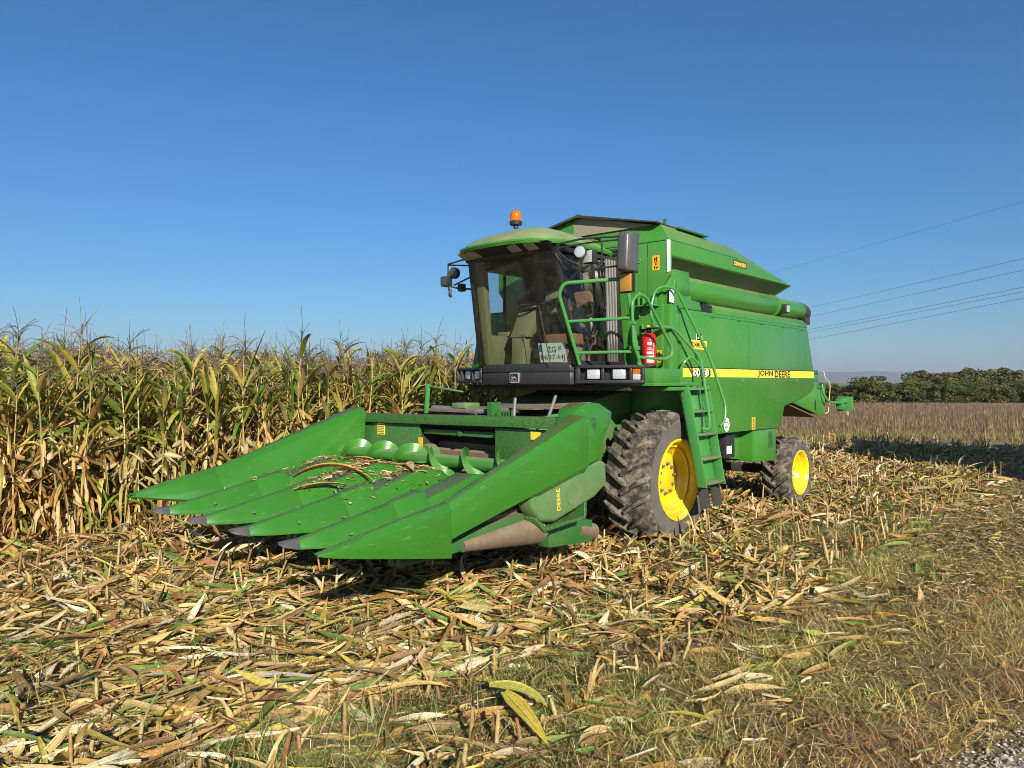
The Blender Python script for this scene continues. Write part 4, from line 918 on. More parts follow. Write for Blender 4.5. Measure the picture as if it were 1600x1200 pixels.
def tubes(paths, radii, n=5):
    """paths (N, K, 3) and radii (N, K) -> verts and quads of open tubes"""
    N, K, _ = paths.shape
    T = np.gradient(paths, axis=1); T /= np.linalg.norm(T, axis=-1, keepdims=True) + 1e-9
    ref = np.where(np.abs(T[..., 2:3]) > .9, np.array([1., 0, 0]), np.array([0, 0, 1.]))
    A = np.cross(T, ref); A /= np.linalg.norm(A, axis=-1, keepdims=True) + 1e-9; B = np.cross(T, A)
    a = np.arange(n) * 2 * math.pi / n
    V = paths[:, :, None] + (A[:, :, None] * np.cos(a)[None, None, :, None] + B[:, :, None] * np.sin(a)[None, None, :, None]) * radii[:, :, None, None]
    i = (np.arange(N)[:, None, None] * K + np.arange(K - 1)[None, :, None]) * n
    k = np.arange(n)[None, None]; k2 = (k + 1) % n
    q = np.stack([i + k, i + k2, i + n + k2, i + n + k], -1).reshape(-1, 4)
    return V.reshape(-1, 3), q
def pick(pal, n, wts=None, jit=.18):
    pal = np.array(pal); c = pal[rng.choice(len(pal), n, p=None if wts is None else np.array(wts) / np.sum(wts))]
    return np.clip(c * (1 + jit * rng.normal(size=(n, 1))) * (1 + .03 * rng.normal(size=(n, 3))), .005, .9)
class Cat:
    def __init__(s): s.v = []; s.q = []; s.c = []; s.n = 0
    def add(s, v, q, c):
        s.v.append(v); s.q.append(q + s.n); s.n += len(v)
        s.c.append(np.broadcast_to(c, (len(v), 3)) if np.ndim(c) == 1 else np.repeat(c, len(v) // len(c), 0)); return s
    def arrays(s): return np.concatenate(s.v), np.concatenate(s.q), np.concatenate(s.c)
    def mesh(s, name): v, q, c = s.arrays(); return np_mesh(name, v, q, None, c)

GREENS = [(.20, .27, .042), (.28, .34, .055), (.14, .21, .036)]
YELLOWS = [(.50, .42, .075), (.56, .44, .09), (.42, .39, .08), (.35, .36, .07)]
DRYS = [(.54, .38, .125), (.60, .44, .165), (.45, .27, .075), (.31, .18, .055), (.68, .54, .27)]
# ---------------- one corn plant, as separate part arrays
def corn_parts(seed, detail=1):
    global rng
    keep = rng; rng = np.random.default_rng(seed)
    H = rng.uniform(1.95, 2.25); K = 9
    lean = rng.normal(0, .05, 2); zz = np.linspace(0, H, K)
    path = np.stack([lean[0] * zz + .02 * np.sin(zz * 3 + seed), lean[1] * zz + .02 * np.cos(zz * 2.5 + seed), zz], -1)[None]
    sc = pick([(.40, .31, .11), (.48, .36, .16), (.34, .20, .08), (.30, .29, .08)], 1)[0]
    st = Cat(); v, q = tubes(path, np.linspace(.017, .007, K)[None], 6); st.add(v, q, sc)
    def at(z): return np.stack([np.interp(z, zz, path[0, :, i]) for i in range(3)], -1)
    n = rng.integers(15, 20); hz = np.sort(rng.uniform(.18, H * .97, n)); az0 = rng.uniform(0, 6.28)
    hd = az0 + np.arange(n) * math.pi + rng.normal(0, .45, n); f = hz / H
    up = f > rng.uniform(.45, .75)
    L = rng.uniform(.55, .85, n) * np.where(f > .88, .75, 1) * np.where(f < .25, .7, 1); W = rng.uniform(.042, .088, n)
    el = np.where(up, rng.uniform(.75, 1.25, n), rng.uniform(.1, .9, n)); be = np.where(up, rng.uniform(-1.9, -.2, n), rng.uniform(-3.4, -2.0, n))
    green = rng.uniform(0, 1)
    cg, cy, cd = pick(GREENS, n), pick(YELLOWS, n), pick(DRYS, n)
    r = rng.uniform(0, 1, n)
    pg = np.clip(.06 + .52 * f * green + .06 * (f > .6), 0, .65); pyl = np.clip(.18 + .26 * f, 0, 1)
    c = np.where((r < pg)[:, None], cg, np.where((r < pg + pyl)[:, None], cy, cd))
    KK = 6 if detail else 4
    r1, r2 = rng.normal(0, .5, n), rng.normal(0, .5, n)
    v, q = strips(at(hz), hd, el, be, L, W, r1, r2, KK, 'leaf', .3)
    vh, qh = strips(at(hz), hd, el, be, L * .9, W, r1, r2 * .5, KK, 'leaf', .3, .55)      # withered blades fold over near the stem and hang
    hang = np.repeat(~up, (KK + 1) * 3); v = np.where(hang[:, None], vh, v)
    cc = np.repeat(c, (KK + 1) * 3, 0).reshape(n, KK + 1, 3, 3)
    tipd = (np.linspace(0, 1, KK + 1) > .7)[None, :, None, None] & (rng.uniform(0, 1, n) < .55)[:, None, None, None]
    cc = np.where(tipd, np.repeat(cd, (KK + 1) * 3, 0).reshape(n, KK + 1, 3, 3), cc).reshape(-1, 3)
    fo = Cat(); fo.v.append(v); fo.q.append(q); fo.c.append(cc); fo.n = len(v)
    # hanging dead blades low on the stem
    m_ = 18; b = at(rng.uniform(.2, 1.5, m_)); h2 = rng.uniform(0, 6.28, m_)
    v, q = strips(b, h2, rng.uniform(-1.3, -.2, m_), rng.uniform(-.9, .1, m_), rng.uniform(.18, .45, m_), rng.uniform(.03, .075, m_), rng.normal(0, 1, m_), rng.normal(0, .5, m_), 4, 'torn', .4, .8, rng.normal(0, .8, m_)); fo.add(v, q, pick(DRYS, m_))
    # ear in its husk
    ea = Cat(); t_ = np.linspace(0, 1, 7)
    b0 = at(np.array([rng.uniform(.8, 1.2)])); hd0 = rng.uniform(0, 6.28)
    dn = rng.uniform(-1.2, 1.0); dirv = np.array([math.cos(hd0) * math.cos(dn), math.sin(hd0) * math.cos(dn), math.sin(dn)])
    pth = b0[:, None] + dirv[None, None] * (t_ * .24)[None, :, None] + np.array([math.cos(hd0), math.sin(hd0), 0]) * .02
    v, q = tubes(pth, (.034 * np.sin(math.pi * (t_ * .86 + .1)) + .004)[None], 7); ea.add(v, q, pick([(.74, .60, .34), (.66, .48, .22), (.58, .38, .22)], 1)[0])
    v, q = strips(np.repeat(b0, 3, 0), hd0 + rng.normal(0, .7, 3), np.full(3, dn) + rng.normal(0, .3, 3), rng.normal(0, .6, 3), rng.uniform(.18, .28, 3), np.full(3, .05), rng.normal(0, 1, 3), None, 4, 'husk', .5); ea.add(v, q, pick([(.76, .63, .38), (.66, .50, .25)], 3))
    # tassel: a spike and thin drooping branches
    ta = Cat(); top = path[0, -1]; nb = rng.integers(7, 12); t_ = np.linspace(0, 1, 6)
    Lb = np.r_[rng.uniform(.36, .62), rng.uniform(.16, .32, nb)]; hb = rng.uniform(0, 6.28, nb + 1); e0 = np.r_[1.5, rng.uniform(.7, 1.3, nb)]; bb = np.r_[rng.normal(0, .3), rng.uniform(-1.8, -.2, nb)]
    z0 = np.r_[0, rng.uniform(.04, .20, nb)]; pths = []
    for i in range(nb + 1):
        p_ = top + np.array([0, 0, z0[i]]); pl_ = [p_]
        for k in range(5):
            e_ = e0[i] + bb[i] * (k / 4.); p_ = p_ + np.array([math.cos(e_) * math.cos(hb[i]), math.cos(e_) * math.sin(hb[i]), math.sin(e_)]) * Lb[i] / 5; pl_.append(p_)
        pths.append(pl_)
    v, q = tubes(np.array(pths), np.tile(np.linspace(.0055, .0035, 6), (nb + 1, 1)), 3); ta.add(v, q, pick([(.20, .155, .10), (.15, .115, .08), (.28, .22, .13)], 1)[0])
    rng = keep
    return dict(stalk=st, foliage=fo, ear=ea, tassel=ta)

NPROTO = 14
protos = [corn_parts(100 + i) for i in range(NPROTO)]
proto_me = [{k: c_.mesh('corn_' + k) for k, c_ in pr.items()} for pr in protos]
for pm_ in proto_me:
    for k, me in pm_.items(): me.materials.append(M['stalk'] if k in ('stalk', 'tassel') else M['leaf'])
# the standing block: rows that run along the machine's heading, on its right-hand side
pos = []
for r_ in range(0, 60):
    v = -4.25 - .72 * r_
    for u in np.arange(-24, 22, .165):
        x, y = to_world(u + rng.normal(0, .03), v + rng.normal(0, .035))
        if y > 23.5 or y < 5.5 or abs(x) > y * .74 + 1.2: continue
        if rng.uniform() < .05: continue
        pos.append((math.hypot(x, y) + r_ * .9, x, y))
pos.sort()
LABEL_CORN = 'tall ripe corn plant with dry tassel standing in the field edge beside the green harvester'
def place_corn(x, y, rz, sc, k, tilt=(0, 0), label=LABEL_CORN, group='corn plants standing at the field edge', name='corn_plant'):
    o = empty(name, (x, y, float(gz(x, y)) - .01), rz); o.scale = (sc, sc, sc * rng.uniform(.94, 1.06)); o.rotation_euler = (tilt[0], tilt[1], rz)
    props(o, label, 'corn plant', group)
    for part, me in proto_me[k].items():
        c_ = bpy.data.objects.new(part, me); COL.objects.link(c_); c_.parent = o
    return o
for d_, x, y in pos[:300]:
    sc = float(np.clip(rng.normal(.985, .065), .8, 1.16))
    place_corn(x, y, rng.uniform(0, 6.28), sc, int(rng.integers(NPROTO)), (rng.normal(0, .05), rng.normal(0, .05)))
rest = pos[300:]
cf = Cat(); flat = []
for pr in protos:
    k = Cat()
    for c_ in pr.values(): v, q, c = c_.arrays(); k.add(v, q, np.zeros(3)); k.c[-1] = c
    flat.append(k.arrays())
for d_, x, y in rest:
    v, q, c = flat[int(rng.integers(NPROTO))]; a = rng.uniform(0, 6.28); sc = np.clip(rng.normal(.985, .07), .8, 1.2)
    Rm = np.array([[math.cos(a), -math.sin(a), 0], [math.sin(a), math.cos(a), 0], [0, 0, 1]])
    cf.v.append(v @ Rm.T * sc + np.array([x, y, float(gz(x, y))])); cf.q.append(q + cf.n); cf.n += len(v)
    cf.c.append(c * rng.uniform(.8, 1.12) * np.array([1, rng.uniform(.9, 1.05), 1]))
corn_o = link_mesh('corn_field', cf.mesh('corn_field'), M['leaf']); props(corn_o, 'dense ripe corn rows reaching back to the far edge of the field', 'corn field', kind='stuff')
for (x, y, k, sc_h) in ((-5.95, 9.75, 3, 1.13), (-3.35, 11.6, 6, 1.10), (-4.55, 10.6, 9, 1.06), (-2.4, 12.5, 11, 1.12)):
    o = place_corn(x, y, rng.uniform(0, 6.28), sc_h, k)
# two plants knocked over at the corner of the block
for (x, y, k, tx, rz, lb) in ((-5.5, 8.75, 2, 1.05, -1.95, 'broken corn plant slanting down to the right across the left end of the rows'), (-6.2, 8.7, 5, 1.25, -1.2, 'flattened corn plant lying low in front of the left end of the rows')):
    place_corn(x, y, rz, .85, k, (tx, 0), lb, None, 'fallen_corn_plant')

# ---------------- litter on the cut ground
def polar(n, r0, r1, pw=1.0, spread=.66):
    r = (r0 ** (2 - pw) + rng.uniform(0, 1, n) * (r1 ** (2 - pw) - r0 ** (2 - pw))) ** (1 / (2 - pw)); a = rng.uniform(-spread, spread, n)
    return r * np.sin(a), r * np.cos(a)
def patch(x, y, s=1.0, ph=0.0):
    return .5 + .25 * (np.sin(x * 1.1 * s + 1.7 * np.sin(y * .8 * s + ph)) + np.sin(y * 1.3 * s - x * .6 * s + ph * 2))
LIT = [(.60, .44, .19), (.53, .34, .115), (.42, .235, .07), (.24, .14, .055), (.73, .60, .37), (.52, .41, .08), (.15, .24, .045), (.27, .33, .07), (.37, .15, .07)]
def field_mask(x, y, lo=-40, hi=3.3, soft=.9):
    u, v = to_machine(x, y); return (v < hi + soft * (patch(x, y) - .5) * 2) & (v > lo) & (y < 25.2)
def blades_on_ground(n, r0, r1, pw, Lr, Wr, pal, wts, mask, K=5, prof='leaf', lift=(0, .05), bias=None, el=(-.12, .3), be=(-.7, .2), fold=.3, rollsd=.5, tw=.8):
    x, y = polar(n, r0, r1, pw); k = mask(x, y); x, y = x[k], y[k]; n = len(x)
    hd = rng.uniform(0, 6.28, n)
    if bias is not None: b = rng.uniform(size=n) < .6; hd = np.where(b, bias + rng.normal(0, .4, n) + math.pi * rng.integers(0, 2, n), hd)
    z = gz(x, y) + rng.uniform(*lift, n)
    v, q = strips(np.stack([x, y, z], -1), hd, rng.uniform(*el, n), rng.uniform(*be, n), rng.uniform(*Lr, n), rng.uniform(*Wr, n), rng.normal(0, rollsd, n), rng.normal(0, .7, n), K, prof, fold, 1.2, rng.normal(0, tw, n))
    g = gz(v[:, 0], v[:, 1]) + .004; v[:, 2] = np.maximum(v[:, 2], g)
    return v, q, pick(pal, n, wts, .24)
dense = lambda x, y: field_mask(x, y, -4.3, 2.75) & (rng.uniform(size=len(x)) < np.clip(.45 + .9 * patch(x, y, 1.7, 1.1) + .3 * (y > 8), .25, 1))
lit = Cat()
W_ = [3, 3.4, 2.4, 1.4, 1.9, 1.6, 1.1, 1.1, .35]
for prof_, n_, Lr_, Wr_ in (('torn', 9000, (.12, .50), (.012, .045), ), ('leaf', 4200, (.2, .6), (.03, .08)), ('rag', 16000, (.06, .26), (.006, .022))):
    lit.add(*blades_on_ground(n_, 3.2, 8.5, .6, Lr_, Wr_, LIT, W_, dense, 7 if n_ < 10000 else 3, prof_, (0, .075), .5, (-.15, .4), (-.9, .3), .3, .6))
lit.add(*blades_on_ground(2200, 3.2, 8.5, .6, (.12, .28), (.03, .06), LIT, [4, 3, 2, 1, 4, 1, .3, .3, .3], dense, 6, 'husk', (.0, .09), None, (-.2, .9), (-1.4, .4), .6, 1.0))
for prof_, n_, Lr_, Wr_ in (('torn', 15000, (.15, .5), (.02, .06)), ('leaf', 5000, (.2, .6), (.03, .08)), ('rag', 16000, (.10, .30), (.012, .035))):
    lit.add(*blades_on_ground(n_, 8.2, 25, 1.0, Lr_, Wr_, LIT, W_, dense, 4, prof_, (0, .10), None, (-.15, .7), (-1.1, .2), .3, .8))
lit.add(*blades_on_ground(6000, 8.2, 25, 1.0, (.12, .30), (.03, .07), LIT, [4, 3, 2, 1, 3.2, 1, .4, .4, .3], dense, 4, 'husk', (0, .12), None, (-.2, .9), (-1.2, .4), .5, .9))
sparse = lambda x, y: field_mask(x, y, 2.4, 4.3) & (rng.uniform(size=len(x)) < np.clip(1.25 - .55 * (to_machine(x, y)[1] - 2.4), .1, .9))
lit.add(*blades_on_ground(11000, 3.2, 18, .8, (.14, .45), (.02, .065), LIT, W_, sparse, 5, 'leaf', (0, .04), .3))
for nm, lb in (('corn_litter', 'dry corn leaves and husks strewn over the harvested ground'),):
    o = link_mesh(nm, lit.mesh(nm), M['litter']); props(o, lb, 'corn litter', kind='stuff')
# fine chaff
ch = Cat()
CH = [(.46, .32, .13), (.34, .22, .085), (.58, .45, .24), (.22, .15, .065), (.27, .26, .07)]
ch.add(*blades_on_ground(42000, 3.2, 9, .6, (.02, .08), (.004, .014), CH, None, lambda x, y: field_mask(x, y, -4.5, 4.6), 2, 'rag', (0, .03), None, (-.2, .4), (-.4, .2), .1))
ch.add(*blades_on_ground(100000, 8, 26, 1.0, (.04, .16), (.010, .028), CH, None, lambda x, y: (to_machine(x, y)[1] > -5) & (y < 25.6), 2, 'rag', (0, .04), None, (-.2, .5), (-.4, .2), .1))
o = link_mesh('chaff', ch.mesh('chaff'), M['litter']); props(o, 'fine straw coloured chaff covering the soil', 'chaff', kind='stuff')
mg = lambda x, y: (to_machine(x, y)[1] > 2.6) & (to_machine(x, y)[1] < 5.4) & (rng.uniform(size=len(x)) < .3 + .7 * patch(x, y, 1.9, .2))
lit2 = Cat(); lit2.add(*blades_on_ground(14000, 3.2, 16, .6, (.04, .22), (.006, .022), LIT, W_, mg, 4, 'torn', (0, .05), .3))
o = link_mesh('leaf_scraps', lit2.mesh('leaf_scraps'), M['litter']); props(o, 'torn leaf scraps blown over the mown margin', 'leaf scraps', kind='stuff')
# grass: living tufts along the field margin, mown dry grass towards the track
gr_ = Cat()
def grass(n, r0, r1, pw, Lr, Wr, pal, wts, mask, el, be, tuft=6):
    m_ = n // tuft; x, y = polar(m_, r0, r1, pw); k = mask(x, y); x, y = x[k], y[k]
    x = np.repeat(x, tuft) + rng.normal(0, .035, len(x) * tuft); y = np.repeat(y, tuft) + rng.normal(0, .035, len(y) * tuft); n = len(x)
    pt_ = patch(x, y, 3.3, .4); v, q = strips(np.stack([x, y, gz(x, y)], -1), rng.uniform(0, 6.28, n), rng.uniform(*el, n), rng.uniform(*be, n), rng.uniform(*Lr, n) * (.55 + .9 * pt_), rng.uniform(*Wr, n), None, rng.normal(0, .4, n), 3, 'blade', .1)
    g = gz(v[:, 0], v[:, 1]) + .003; v[:, 2] = np.maximum(v[:, 2], g); tone = patch(x, y, 2.7, 3.0)[:, None]; return v, q, pick(pal, n, wts, .28) * (1 + (tone - .5) * np.array([.35, .7, .3])) * (.8 + .4 * pt_[:, None])
GG = [(.17, .21, .05), (.23, .26, .075), (.33, .31, .12), (.13, .17, .055), (.52, .40, .16)]
DG = [(.66, .44, .13), (.72, .50, .17), (.54, .35, .10), (.42, .34, .095), (.78, .60, .28), (.26, .29, .08)]
def m_green(x, y):
    u, v = to_machine(x, y); p_ = patch(x, y, 1.6, .7); w = .8 * ((v < -2.4) & (v > -4.6)) + np.exp(-((v - 3.0) / .85) ** 2) * 1.2 + .75 * (v < 2.6) * (1 - .0 * v); return (rng.uniform(size=len(x)) < w * (.35 + p_)) & (v > -4.2) & (y < 25)
def m_dry(x, y):
    u, v = to_machine(x, y); p_ = patch(x, y, 2.1, 2.2); return (v > 3.0) & (v < np.clip(5.0 + .29 * (u + 3.87), 4.5, 8.4) + .3 * (p_ - .5)) & (rng.uniform(size=len(x)) < .55 + .5 * p_) & (y < 40)
gr_.add(*grass(105000, 3.2, 12, .5, (.07, .25), (.0035, .0085), GG, None, m_green, (.15, 1.2), (-1.3, -.1)))
gr_.add(*grass(16000, 10, 26, 1.0, (.10, .26), (.008, .016), GG, None, m_green, (.3, 1.3), (-1.2, -.1), 8))
gr_.add(*grass(150000, 3.2, 10, .4, (.04, .17), (.0035, .0095), DG, None, m_dry, (-.05, .9), (-.9, .1), 7))
gr_.add(*grass(80000, 9, 40, 1.1, (.06, .17), (.006, .016), DG, None, m_dry, (0, .9), (-.8, .1), 8))
o = link_mesh('grass', gr_.mesh('grass'), M['grass']); props(o, 'green and dry mown grass along the field margin', 'grass', kind='stuff')
# stubble left in the harvested rows
sb = Cat(); pts = []
for r_ in range(-6, 5):
    vv = .36 + .72 * r_
    for u in np.arange(-9, 19, .125):
        x, y = to_world(u + rng.normal(0, .03), vv + rng.normal(0, .05))
        if y < 3.3 or y > 25 or abs(x) > y * .72 + .5 or rng.uniform() < .22: continue
        if vv > -1.6 and vv < 1.6 and -1.0 < u < .9 and abs(vv) > .7: continue
        pts.append((x, y))
pts = np.array(pts); n = len(pts); h = rng.uniform(.12, .40, n) * np.where(pts[:, 1] < 6.5, .65, 1); th = rng.uniform(0, 6.28, n); ti = np.abs(rng.normal(0, .28, n)); t_ = np.linspace(0, 1, 4)
base = np.stack([pts[:, 0], pts[:, 1], gz(pts[:, 0], pts[:, 1]) - .02], -1)
dirs = np.stack([np.cos(th) * np.sin(ti), np.sin(th) * np.sin(ti), np.cos(ti)], -1)
v, q = tubes(base[:, None] + dirs[:, None] * (h[:, None] * t_[None])[..., None], np.tile(np.array([.014, .0125, .012, .010]), (n, 1)) * rng.uniform(.8, 1.15, (n, 1)), 6)
sb.add(v, q, pick([(.62, .44, .17), (.50, .31, .11), (.70, .54, .26), (.42, .23, .09)], n))
i_ = rng.integers(0, n, int(n * 1.5)); v, q = strips(base[i_] + dirs[i_] * (h[i_] * rng.uniform(.2, .8, len(i_)))[:, None], rng.uniform(0, 6.28, len(i_)), rng.uniform(.3, 1.3, len(i_)), rng.uniform(-2.2, -.4, len(i_)), rng.uniform(.10, .28, len(i_)), rng.uniform(.02, .05, len(i_)), rng.normal(0, .8, len(i_)), None, 4, 'rag', .4)
sb.add(v, q, pick(DRYS, len(i_)))
o = link_mesh('corn_stubble', sb.mesh('corn_stubble'), M['litter']); props(o, 'short cut corn stubble in rows on the harvested ground', 'corn stubble', kind='stuff')

# ---------------- gravel of the track at the photographer's feet
m, nt, p = mat('gravel'); n1 = noise(nt, 60, 6, .7); n2 = noise(nt, 6, 4, .6)
c = ramp(nt, n1.outputs[0], [(.3, (.26, .21, .15)), (.55, (.46, .39, .31)), (.75, (.66, .59, .49))]).outputs[0]
c = mix(nt, ramp(nt, n2.outputs[0], [(.4, (0,) * 3), (.7, (.5,) * 3)]).outputs[0], c, (.36, .27, .15))
nt.links.new(c, p.inputs['Base Color']); p.inputs['Roughness'].default_value = .95; bump(nt, p, n1.outputs[0], 1, .02); M['gravel'] = m
us = np.arange(-14, 30, .25); VV = np.array([0, .35, .8, 2.0, 4.0])
edge = np.clip(4.97 + .29 * (us + 3.87), 4.55, 8.5) + .08 * np.sin(us * 1.7) + .05 * np.sin(us * 4.1 + 1)
gu, gv = np.meshgrid(us, VV); gv = gv + edge[None]; gxw, gyw = to_world(gu, gv); gzz = gz(gxw, gyw) + .006; gzz[0] -= .012
ii = np.arange(gu.size).reshape(gu.shape); Q = np.stack([ii[:-1, :-1], ii[:-1, 1:], ii[1:, 1:], ii[1:, :-1]], -1).reshape(-1, 4)
o = link_mesh('gravel_track', np_mesh('gravel_track', np.stack([gxw, gyw, gzz], -1), Q), M['gravel']); props(o, kind='structure')
x, y = polar(60000, 3.2, 8, .3); u, v_ = to_machine(x, y); eg = np.clip(4.97 + .29 * (u + 3.87), 4.55, 8.5); k = (rng.uniform(size=len(x)) < np.clip((v_ - eg + .12) / .3, 0, 1)); x, y = x[k], y[k]; n = len(x)
oc = np.array([[1, 0, 0], [0, 1, 0], [-1, 0, 0], [0, -1, 0], [0, 0, 1], [0, 0, -1.]]); of = np.array([[0, 1, 4], [1, 2, 4], [2, 3, 4], [3, 0, 4], [1, 0, 5], [2, 1, 5], [3, 2, 5], [0, 3, 5]])
sz = rng.uniform(.004, .013, n) * rng.choice([1, 1, 1.5], n); a = rng.uniform(0, 6.28, n); S_ = np.stack([sz * rng.uniform(.7, 1.4, n), sz * rng.uniform(.6, 1, n), sz * rng.uniform(.4, .8, n)], -1)
pv = oc[None] * S_[:, None]; pv = pv + rng.normal(0, .15, pv.shape) * sz[:, None, None]
px_ = pv[..., 0] * np.cos(a)[:, None] - pv[..., 1] * np.sin(a)[:, None]; py_ = pv[..., 0] * np.sin(a)[:, None] + pv[..., 1] * np.cos(a)[:, None]
pv = np.stack([px_ + x[:, None], py_ + y[:, None], pv[..., 2] + (gz(x, y) + .008 + sz * .2)[:, None]], -1)
pc = np.repeat(pick([(.60, .53, .44), (.46, .39, .31), (.74, .68, .58), (.34, .28, .21)], n), 6, 0)
o = link_mesh('pebbles', np_mesh('pebbles', pv.reshape(-1, 3), None, (of[None] + np.arange(n)[:, None, None] * 6).reshape(-1, 3), pc, False), M['litter']); props(o, 'small pale stones scattered on the gravel track', 'pebbles', kind='stuff')

# ---------------- the fallow field behind: brown dry weeds with a yellowish fringe
wd = Cat()
def weeds(n, r0, r1, pw, Lr, Wr, pal, wts, mask, el=(.9, 1.6), be=(-.5, .1), K=3):
    x, y = polar(n, r0, r1, pw, .66); k = mask(x, y); x, y = x[k], y[k]; n = len(x)
    v, q = strips(np.stack([x, y, gz(x, y)], -1), rng.uniform(0, 6.28, n), rng.uniform(*el, n), rng.uniform(*be, n), rng.uniform(*Lr, n), rng.uniform(*Wr, n), None, None, K, 'rag', .2); return v, q, pick(pal, n, wts, .25)
WB = [(.22, .145, .085), (.265, .18, .11), (.18, .12, .08), (.30, .21, .12), (.40, .30, .17)]
WY = [(.36, .29, .09), (.29, .26, .08), (.42, .32, .13), (.21, .21, .06), (.34, .22, .10)]
gap = lambda x, y: (x > 6) | (to_machine(x, y)[1] > -3.5)
wd.add(*weeds(130000, 26, 78, 1.2, (.10, .34), (.010, .032), WB, [4, 4, 3, 2, 1], lambda x, y: (y > 28 + 1.5 * patch(x, y, .5)) & (y < 72) & gap(x, y)))
wd.add(*weeds(22000, 25, 33, 1.0, (.10, .28), (.012, .03), WY, None, lambda x, y: (y > 24.6 + .5 * patch(x, y, .6)) & (y < 30.5) & gap(x, y), (.5, 1.5), (-.9, .1)))
wd.add(*weeds(9000, 25, 50, 1.0, (.3, .55), (.02, .04), [(.36, .23, .10), (.30, .19, .085), (.24, .15, .07)], None, lambda x, y: (x > 15 + .12 * (y - 25)) & (y > 25.5) & (y < 44) & (patch(x, y, .4, 1) > .35)))
o = link_mesh('dry_weeds', wd.mesh('dry_weeds'), M['grass']); props(o, 'brown dry weeds covering the fallow field in front of the trees', 'dry weeds', kind='stuff')
mp = np.array([(34.0, 5.9)])

# ---------------- trees
def crown_mesh(seed, rx, rz, n, leaf, pal, wts=None, flat=.0, base=.0, drop=.0):
    r2 = np.random.default_rng(seed)
    nb = 26; d = r2.normal(size=(nb, 3)); d /= np.linalg.norm(d, axis=1, keepdims=True)
    cen = d * r2.uniform(.35, .78, (nb, 1)) * np.array([rx, rx, rz]); cen[:, 2] += rz; rad = r2.uniform(.18, .42, nb) * min(rx, rz * 1.1)
    b = r2.integers(0, nb, n); dd = r2.normal(size=(n, 3)); dd /= np.linalg.norm(dd, axis=1, keepdims=True)
    P = cen[b] + dd * (rad[b] * r2.uniform(.45, 1.08, n) ** .6)[:, None]
    P[:, 2] = np.maximum(P[:, 2] - drop * rz, .04 * rz * r2.uniform(0, 2, n)) + base
    N_ = dd + r2.normal(0, .6, (n, 3)); N_ /= np.linalg.norm(N_, axis=1, keepdims=True)
    A = np.cross(N_, r2.normal(size=(n, 3))); A /= np.linalg.norm(A, axis=1, keepdims=True); B = np.cross(N_, A)
    s_ = leaf * r2.uniform(.6, 1.4, (n, 1)); V = np.stack([P - A * s_, P + B * s_ * .55, P + A * s_, P - B * s_ * .55], 1)
    pal = np.array(pal); blob = pal[r2.integers(0, len(pal), nb)]; c = blob[b] * .5 + pal[r2.integers(0, len(pal), n)] * .5; c = c * (1 + .2 * r2.normal(size=(n, 1)))
    return np_mesh('crown', V.reshape(-1, 3), np.arange(n * 4).reshape(-1, 4), None, np.repeat(np.clip(c, .01, .6), 4, 0), False)
def trunk_mesh(seed, h, r, limbs, reach):
    r2 = np.random.default_rng(seed); t_ = np.linspace(0, 1, 6); pl_ = []; rd = []
    pl_.append(np.stack([.04 * h * np.sin(t_ * 3), .03 * h * np.sin(t_ * 4 + 1), t_ * h], -1)); rd.append(r * (1 - .7 * t_))
    for i in range(limbs):
        a = r2.uniform(0, 6.28); z0 = h * r2.uniform(.3, .8); e_ = r2.uniform(.4, 1.1); L = reach * r2.uniform(.6, 1)
        pl_.append(np.stack([L * t_ * math.cos(e_) * math.cos(a), L * t_ * math.cos(e_) * math.sin(a), z0 + L * math.sin(e_) * t_], -1)); rd.append(r * .45 * (1 - .8 * t_))
    v, q = tubes(np.array(pl_), np.array(rd), 7); return np_mesh('trunk', v, q)
def tree(name, x, y, crown, trunk, sc, rz, label, cat, group):
    o = props(empty(name, (x, y, float(gz(x, y))), rz), label, cat, group); o.scale = sc
    for nm, me in (('trunk', trunk), ('crown', crown)):
        c_ = bpy.data.objects.new(nm, me); COL.objects.link(c_); c_.parent = o
    return o
TG = [(.07, .10, .026), (.11, .135, .034), (.15, .16, .04), (.055, .08, .024), (.19, .175, .045)]
bush = [(crown_mesh(20 + i, 1.65, 2.0, 5600, .09, TG, drop=.24), trunk_mesh(40 + i, 1.6, .09, 5, 1.5)) for i in range(5)]
for c_, t_ in bush: c_.materials.append(M['crown']); t_.materials.append(M['bark'])
for row, (Y0, x0, x1, st_) in enumerate(((72, 22, 56, 2.0), (75.5, 23, 60, 2.4), (73, -52, -6, 3.2))):
    for x in np.arange(x0, x1, st_):
        k = int(rng.integers(5)); s_ = rng.uniform(.80, 1.15) * (1.0 + .10 * row)
        left = x < 0
        tree('leafy_tree', x + rng.normal(0, .3), Y0 + rng.normal(0, .5), *bush[k], (s_ * 1.1, s_ * 1.1, s_ * (1.12 if left else .70)), rng.uniform(0, 6.28),
             'low leafy tree in the tree line behind the corn field' if left else 'bushy green tree in the dense tree line beyond the brown field', 'tree', 'tree line behind the corn' if left else 'tree line beyond the brown field')
rust_c = crown_mesh(61, 2.2, 2.0, 3600, .14, [(.15, .085, .04), (.18, .10, .045), (.12, .09, .04), (.10, .10, .04)]); rust_c.materials.append(M['crown'])
tall_t = trunk_mesh(62, 2.6, .14, 5, 2.0); tall_t.materials.append(M['bark'])
tree('turning_tree', 46.4, 80, rust_c, tall_t, (1.0, 1.0, .80), 0, 'tree with brownish autumn crown sticking out above the right hand tree line', 'tree', None)
far_c = crown_mesh(63, 4.5, 3.2, 4200, .24, TG); far_c.materials.append(M['crown'])
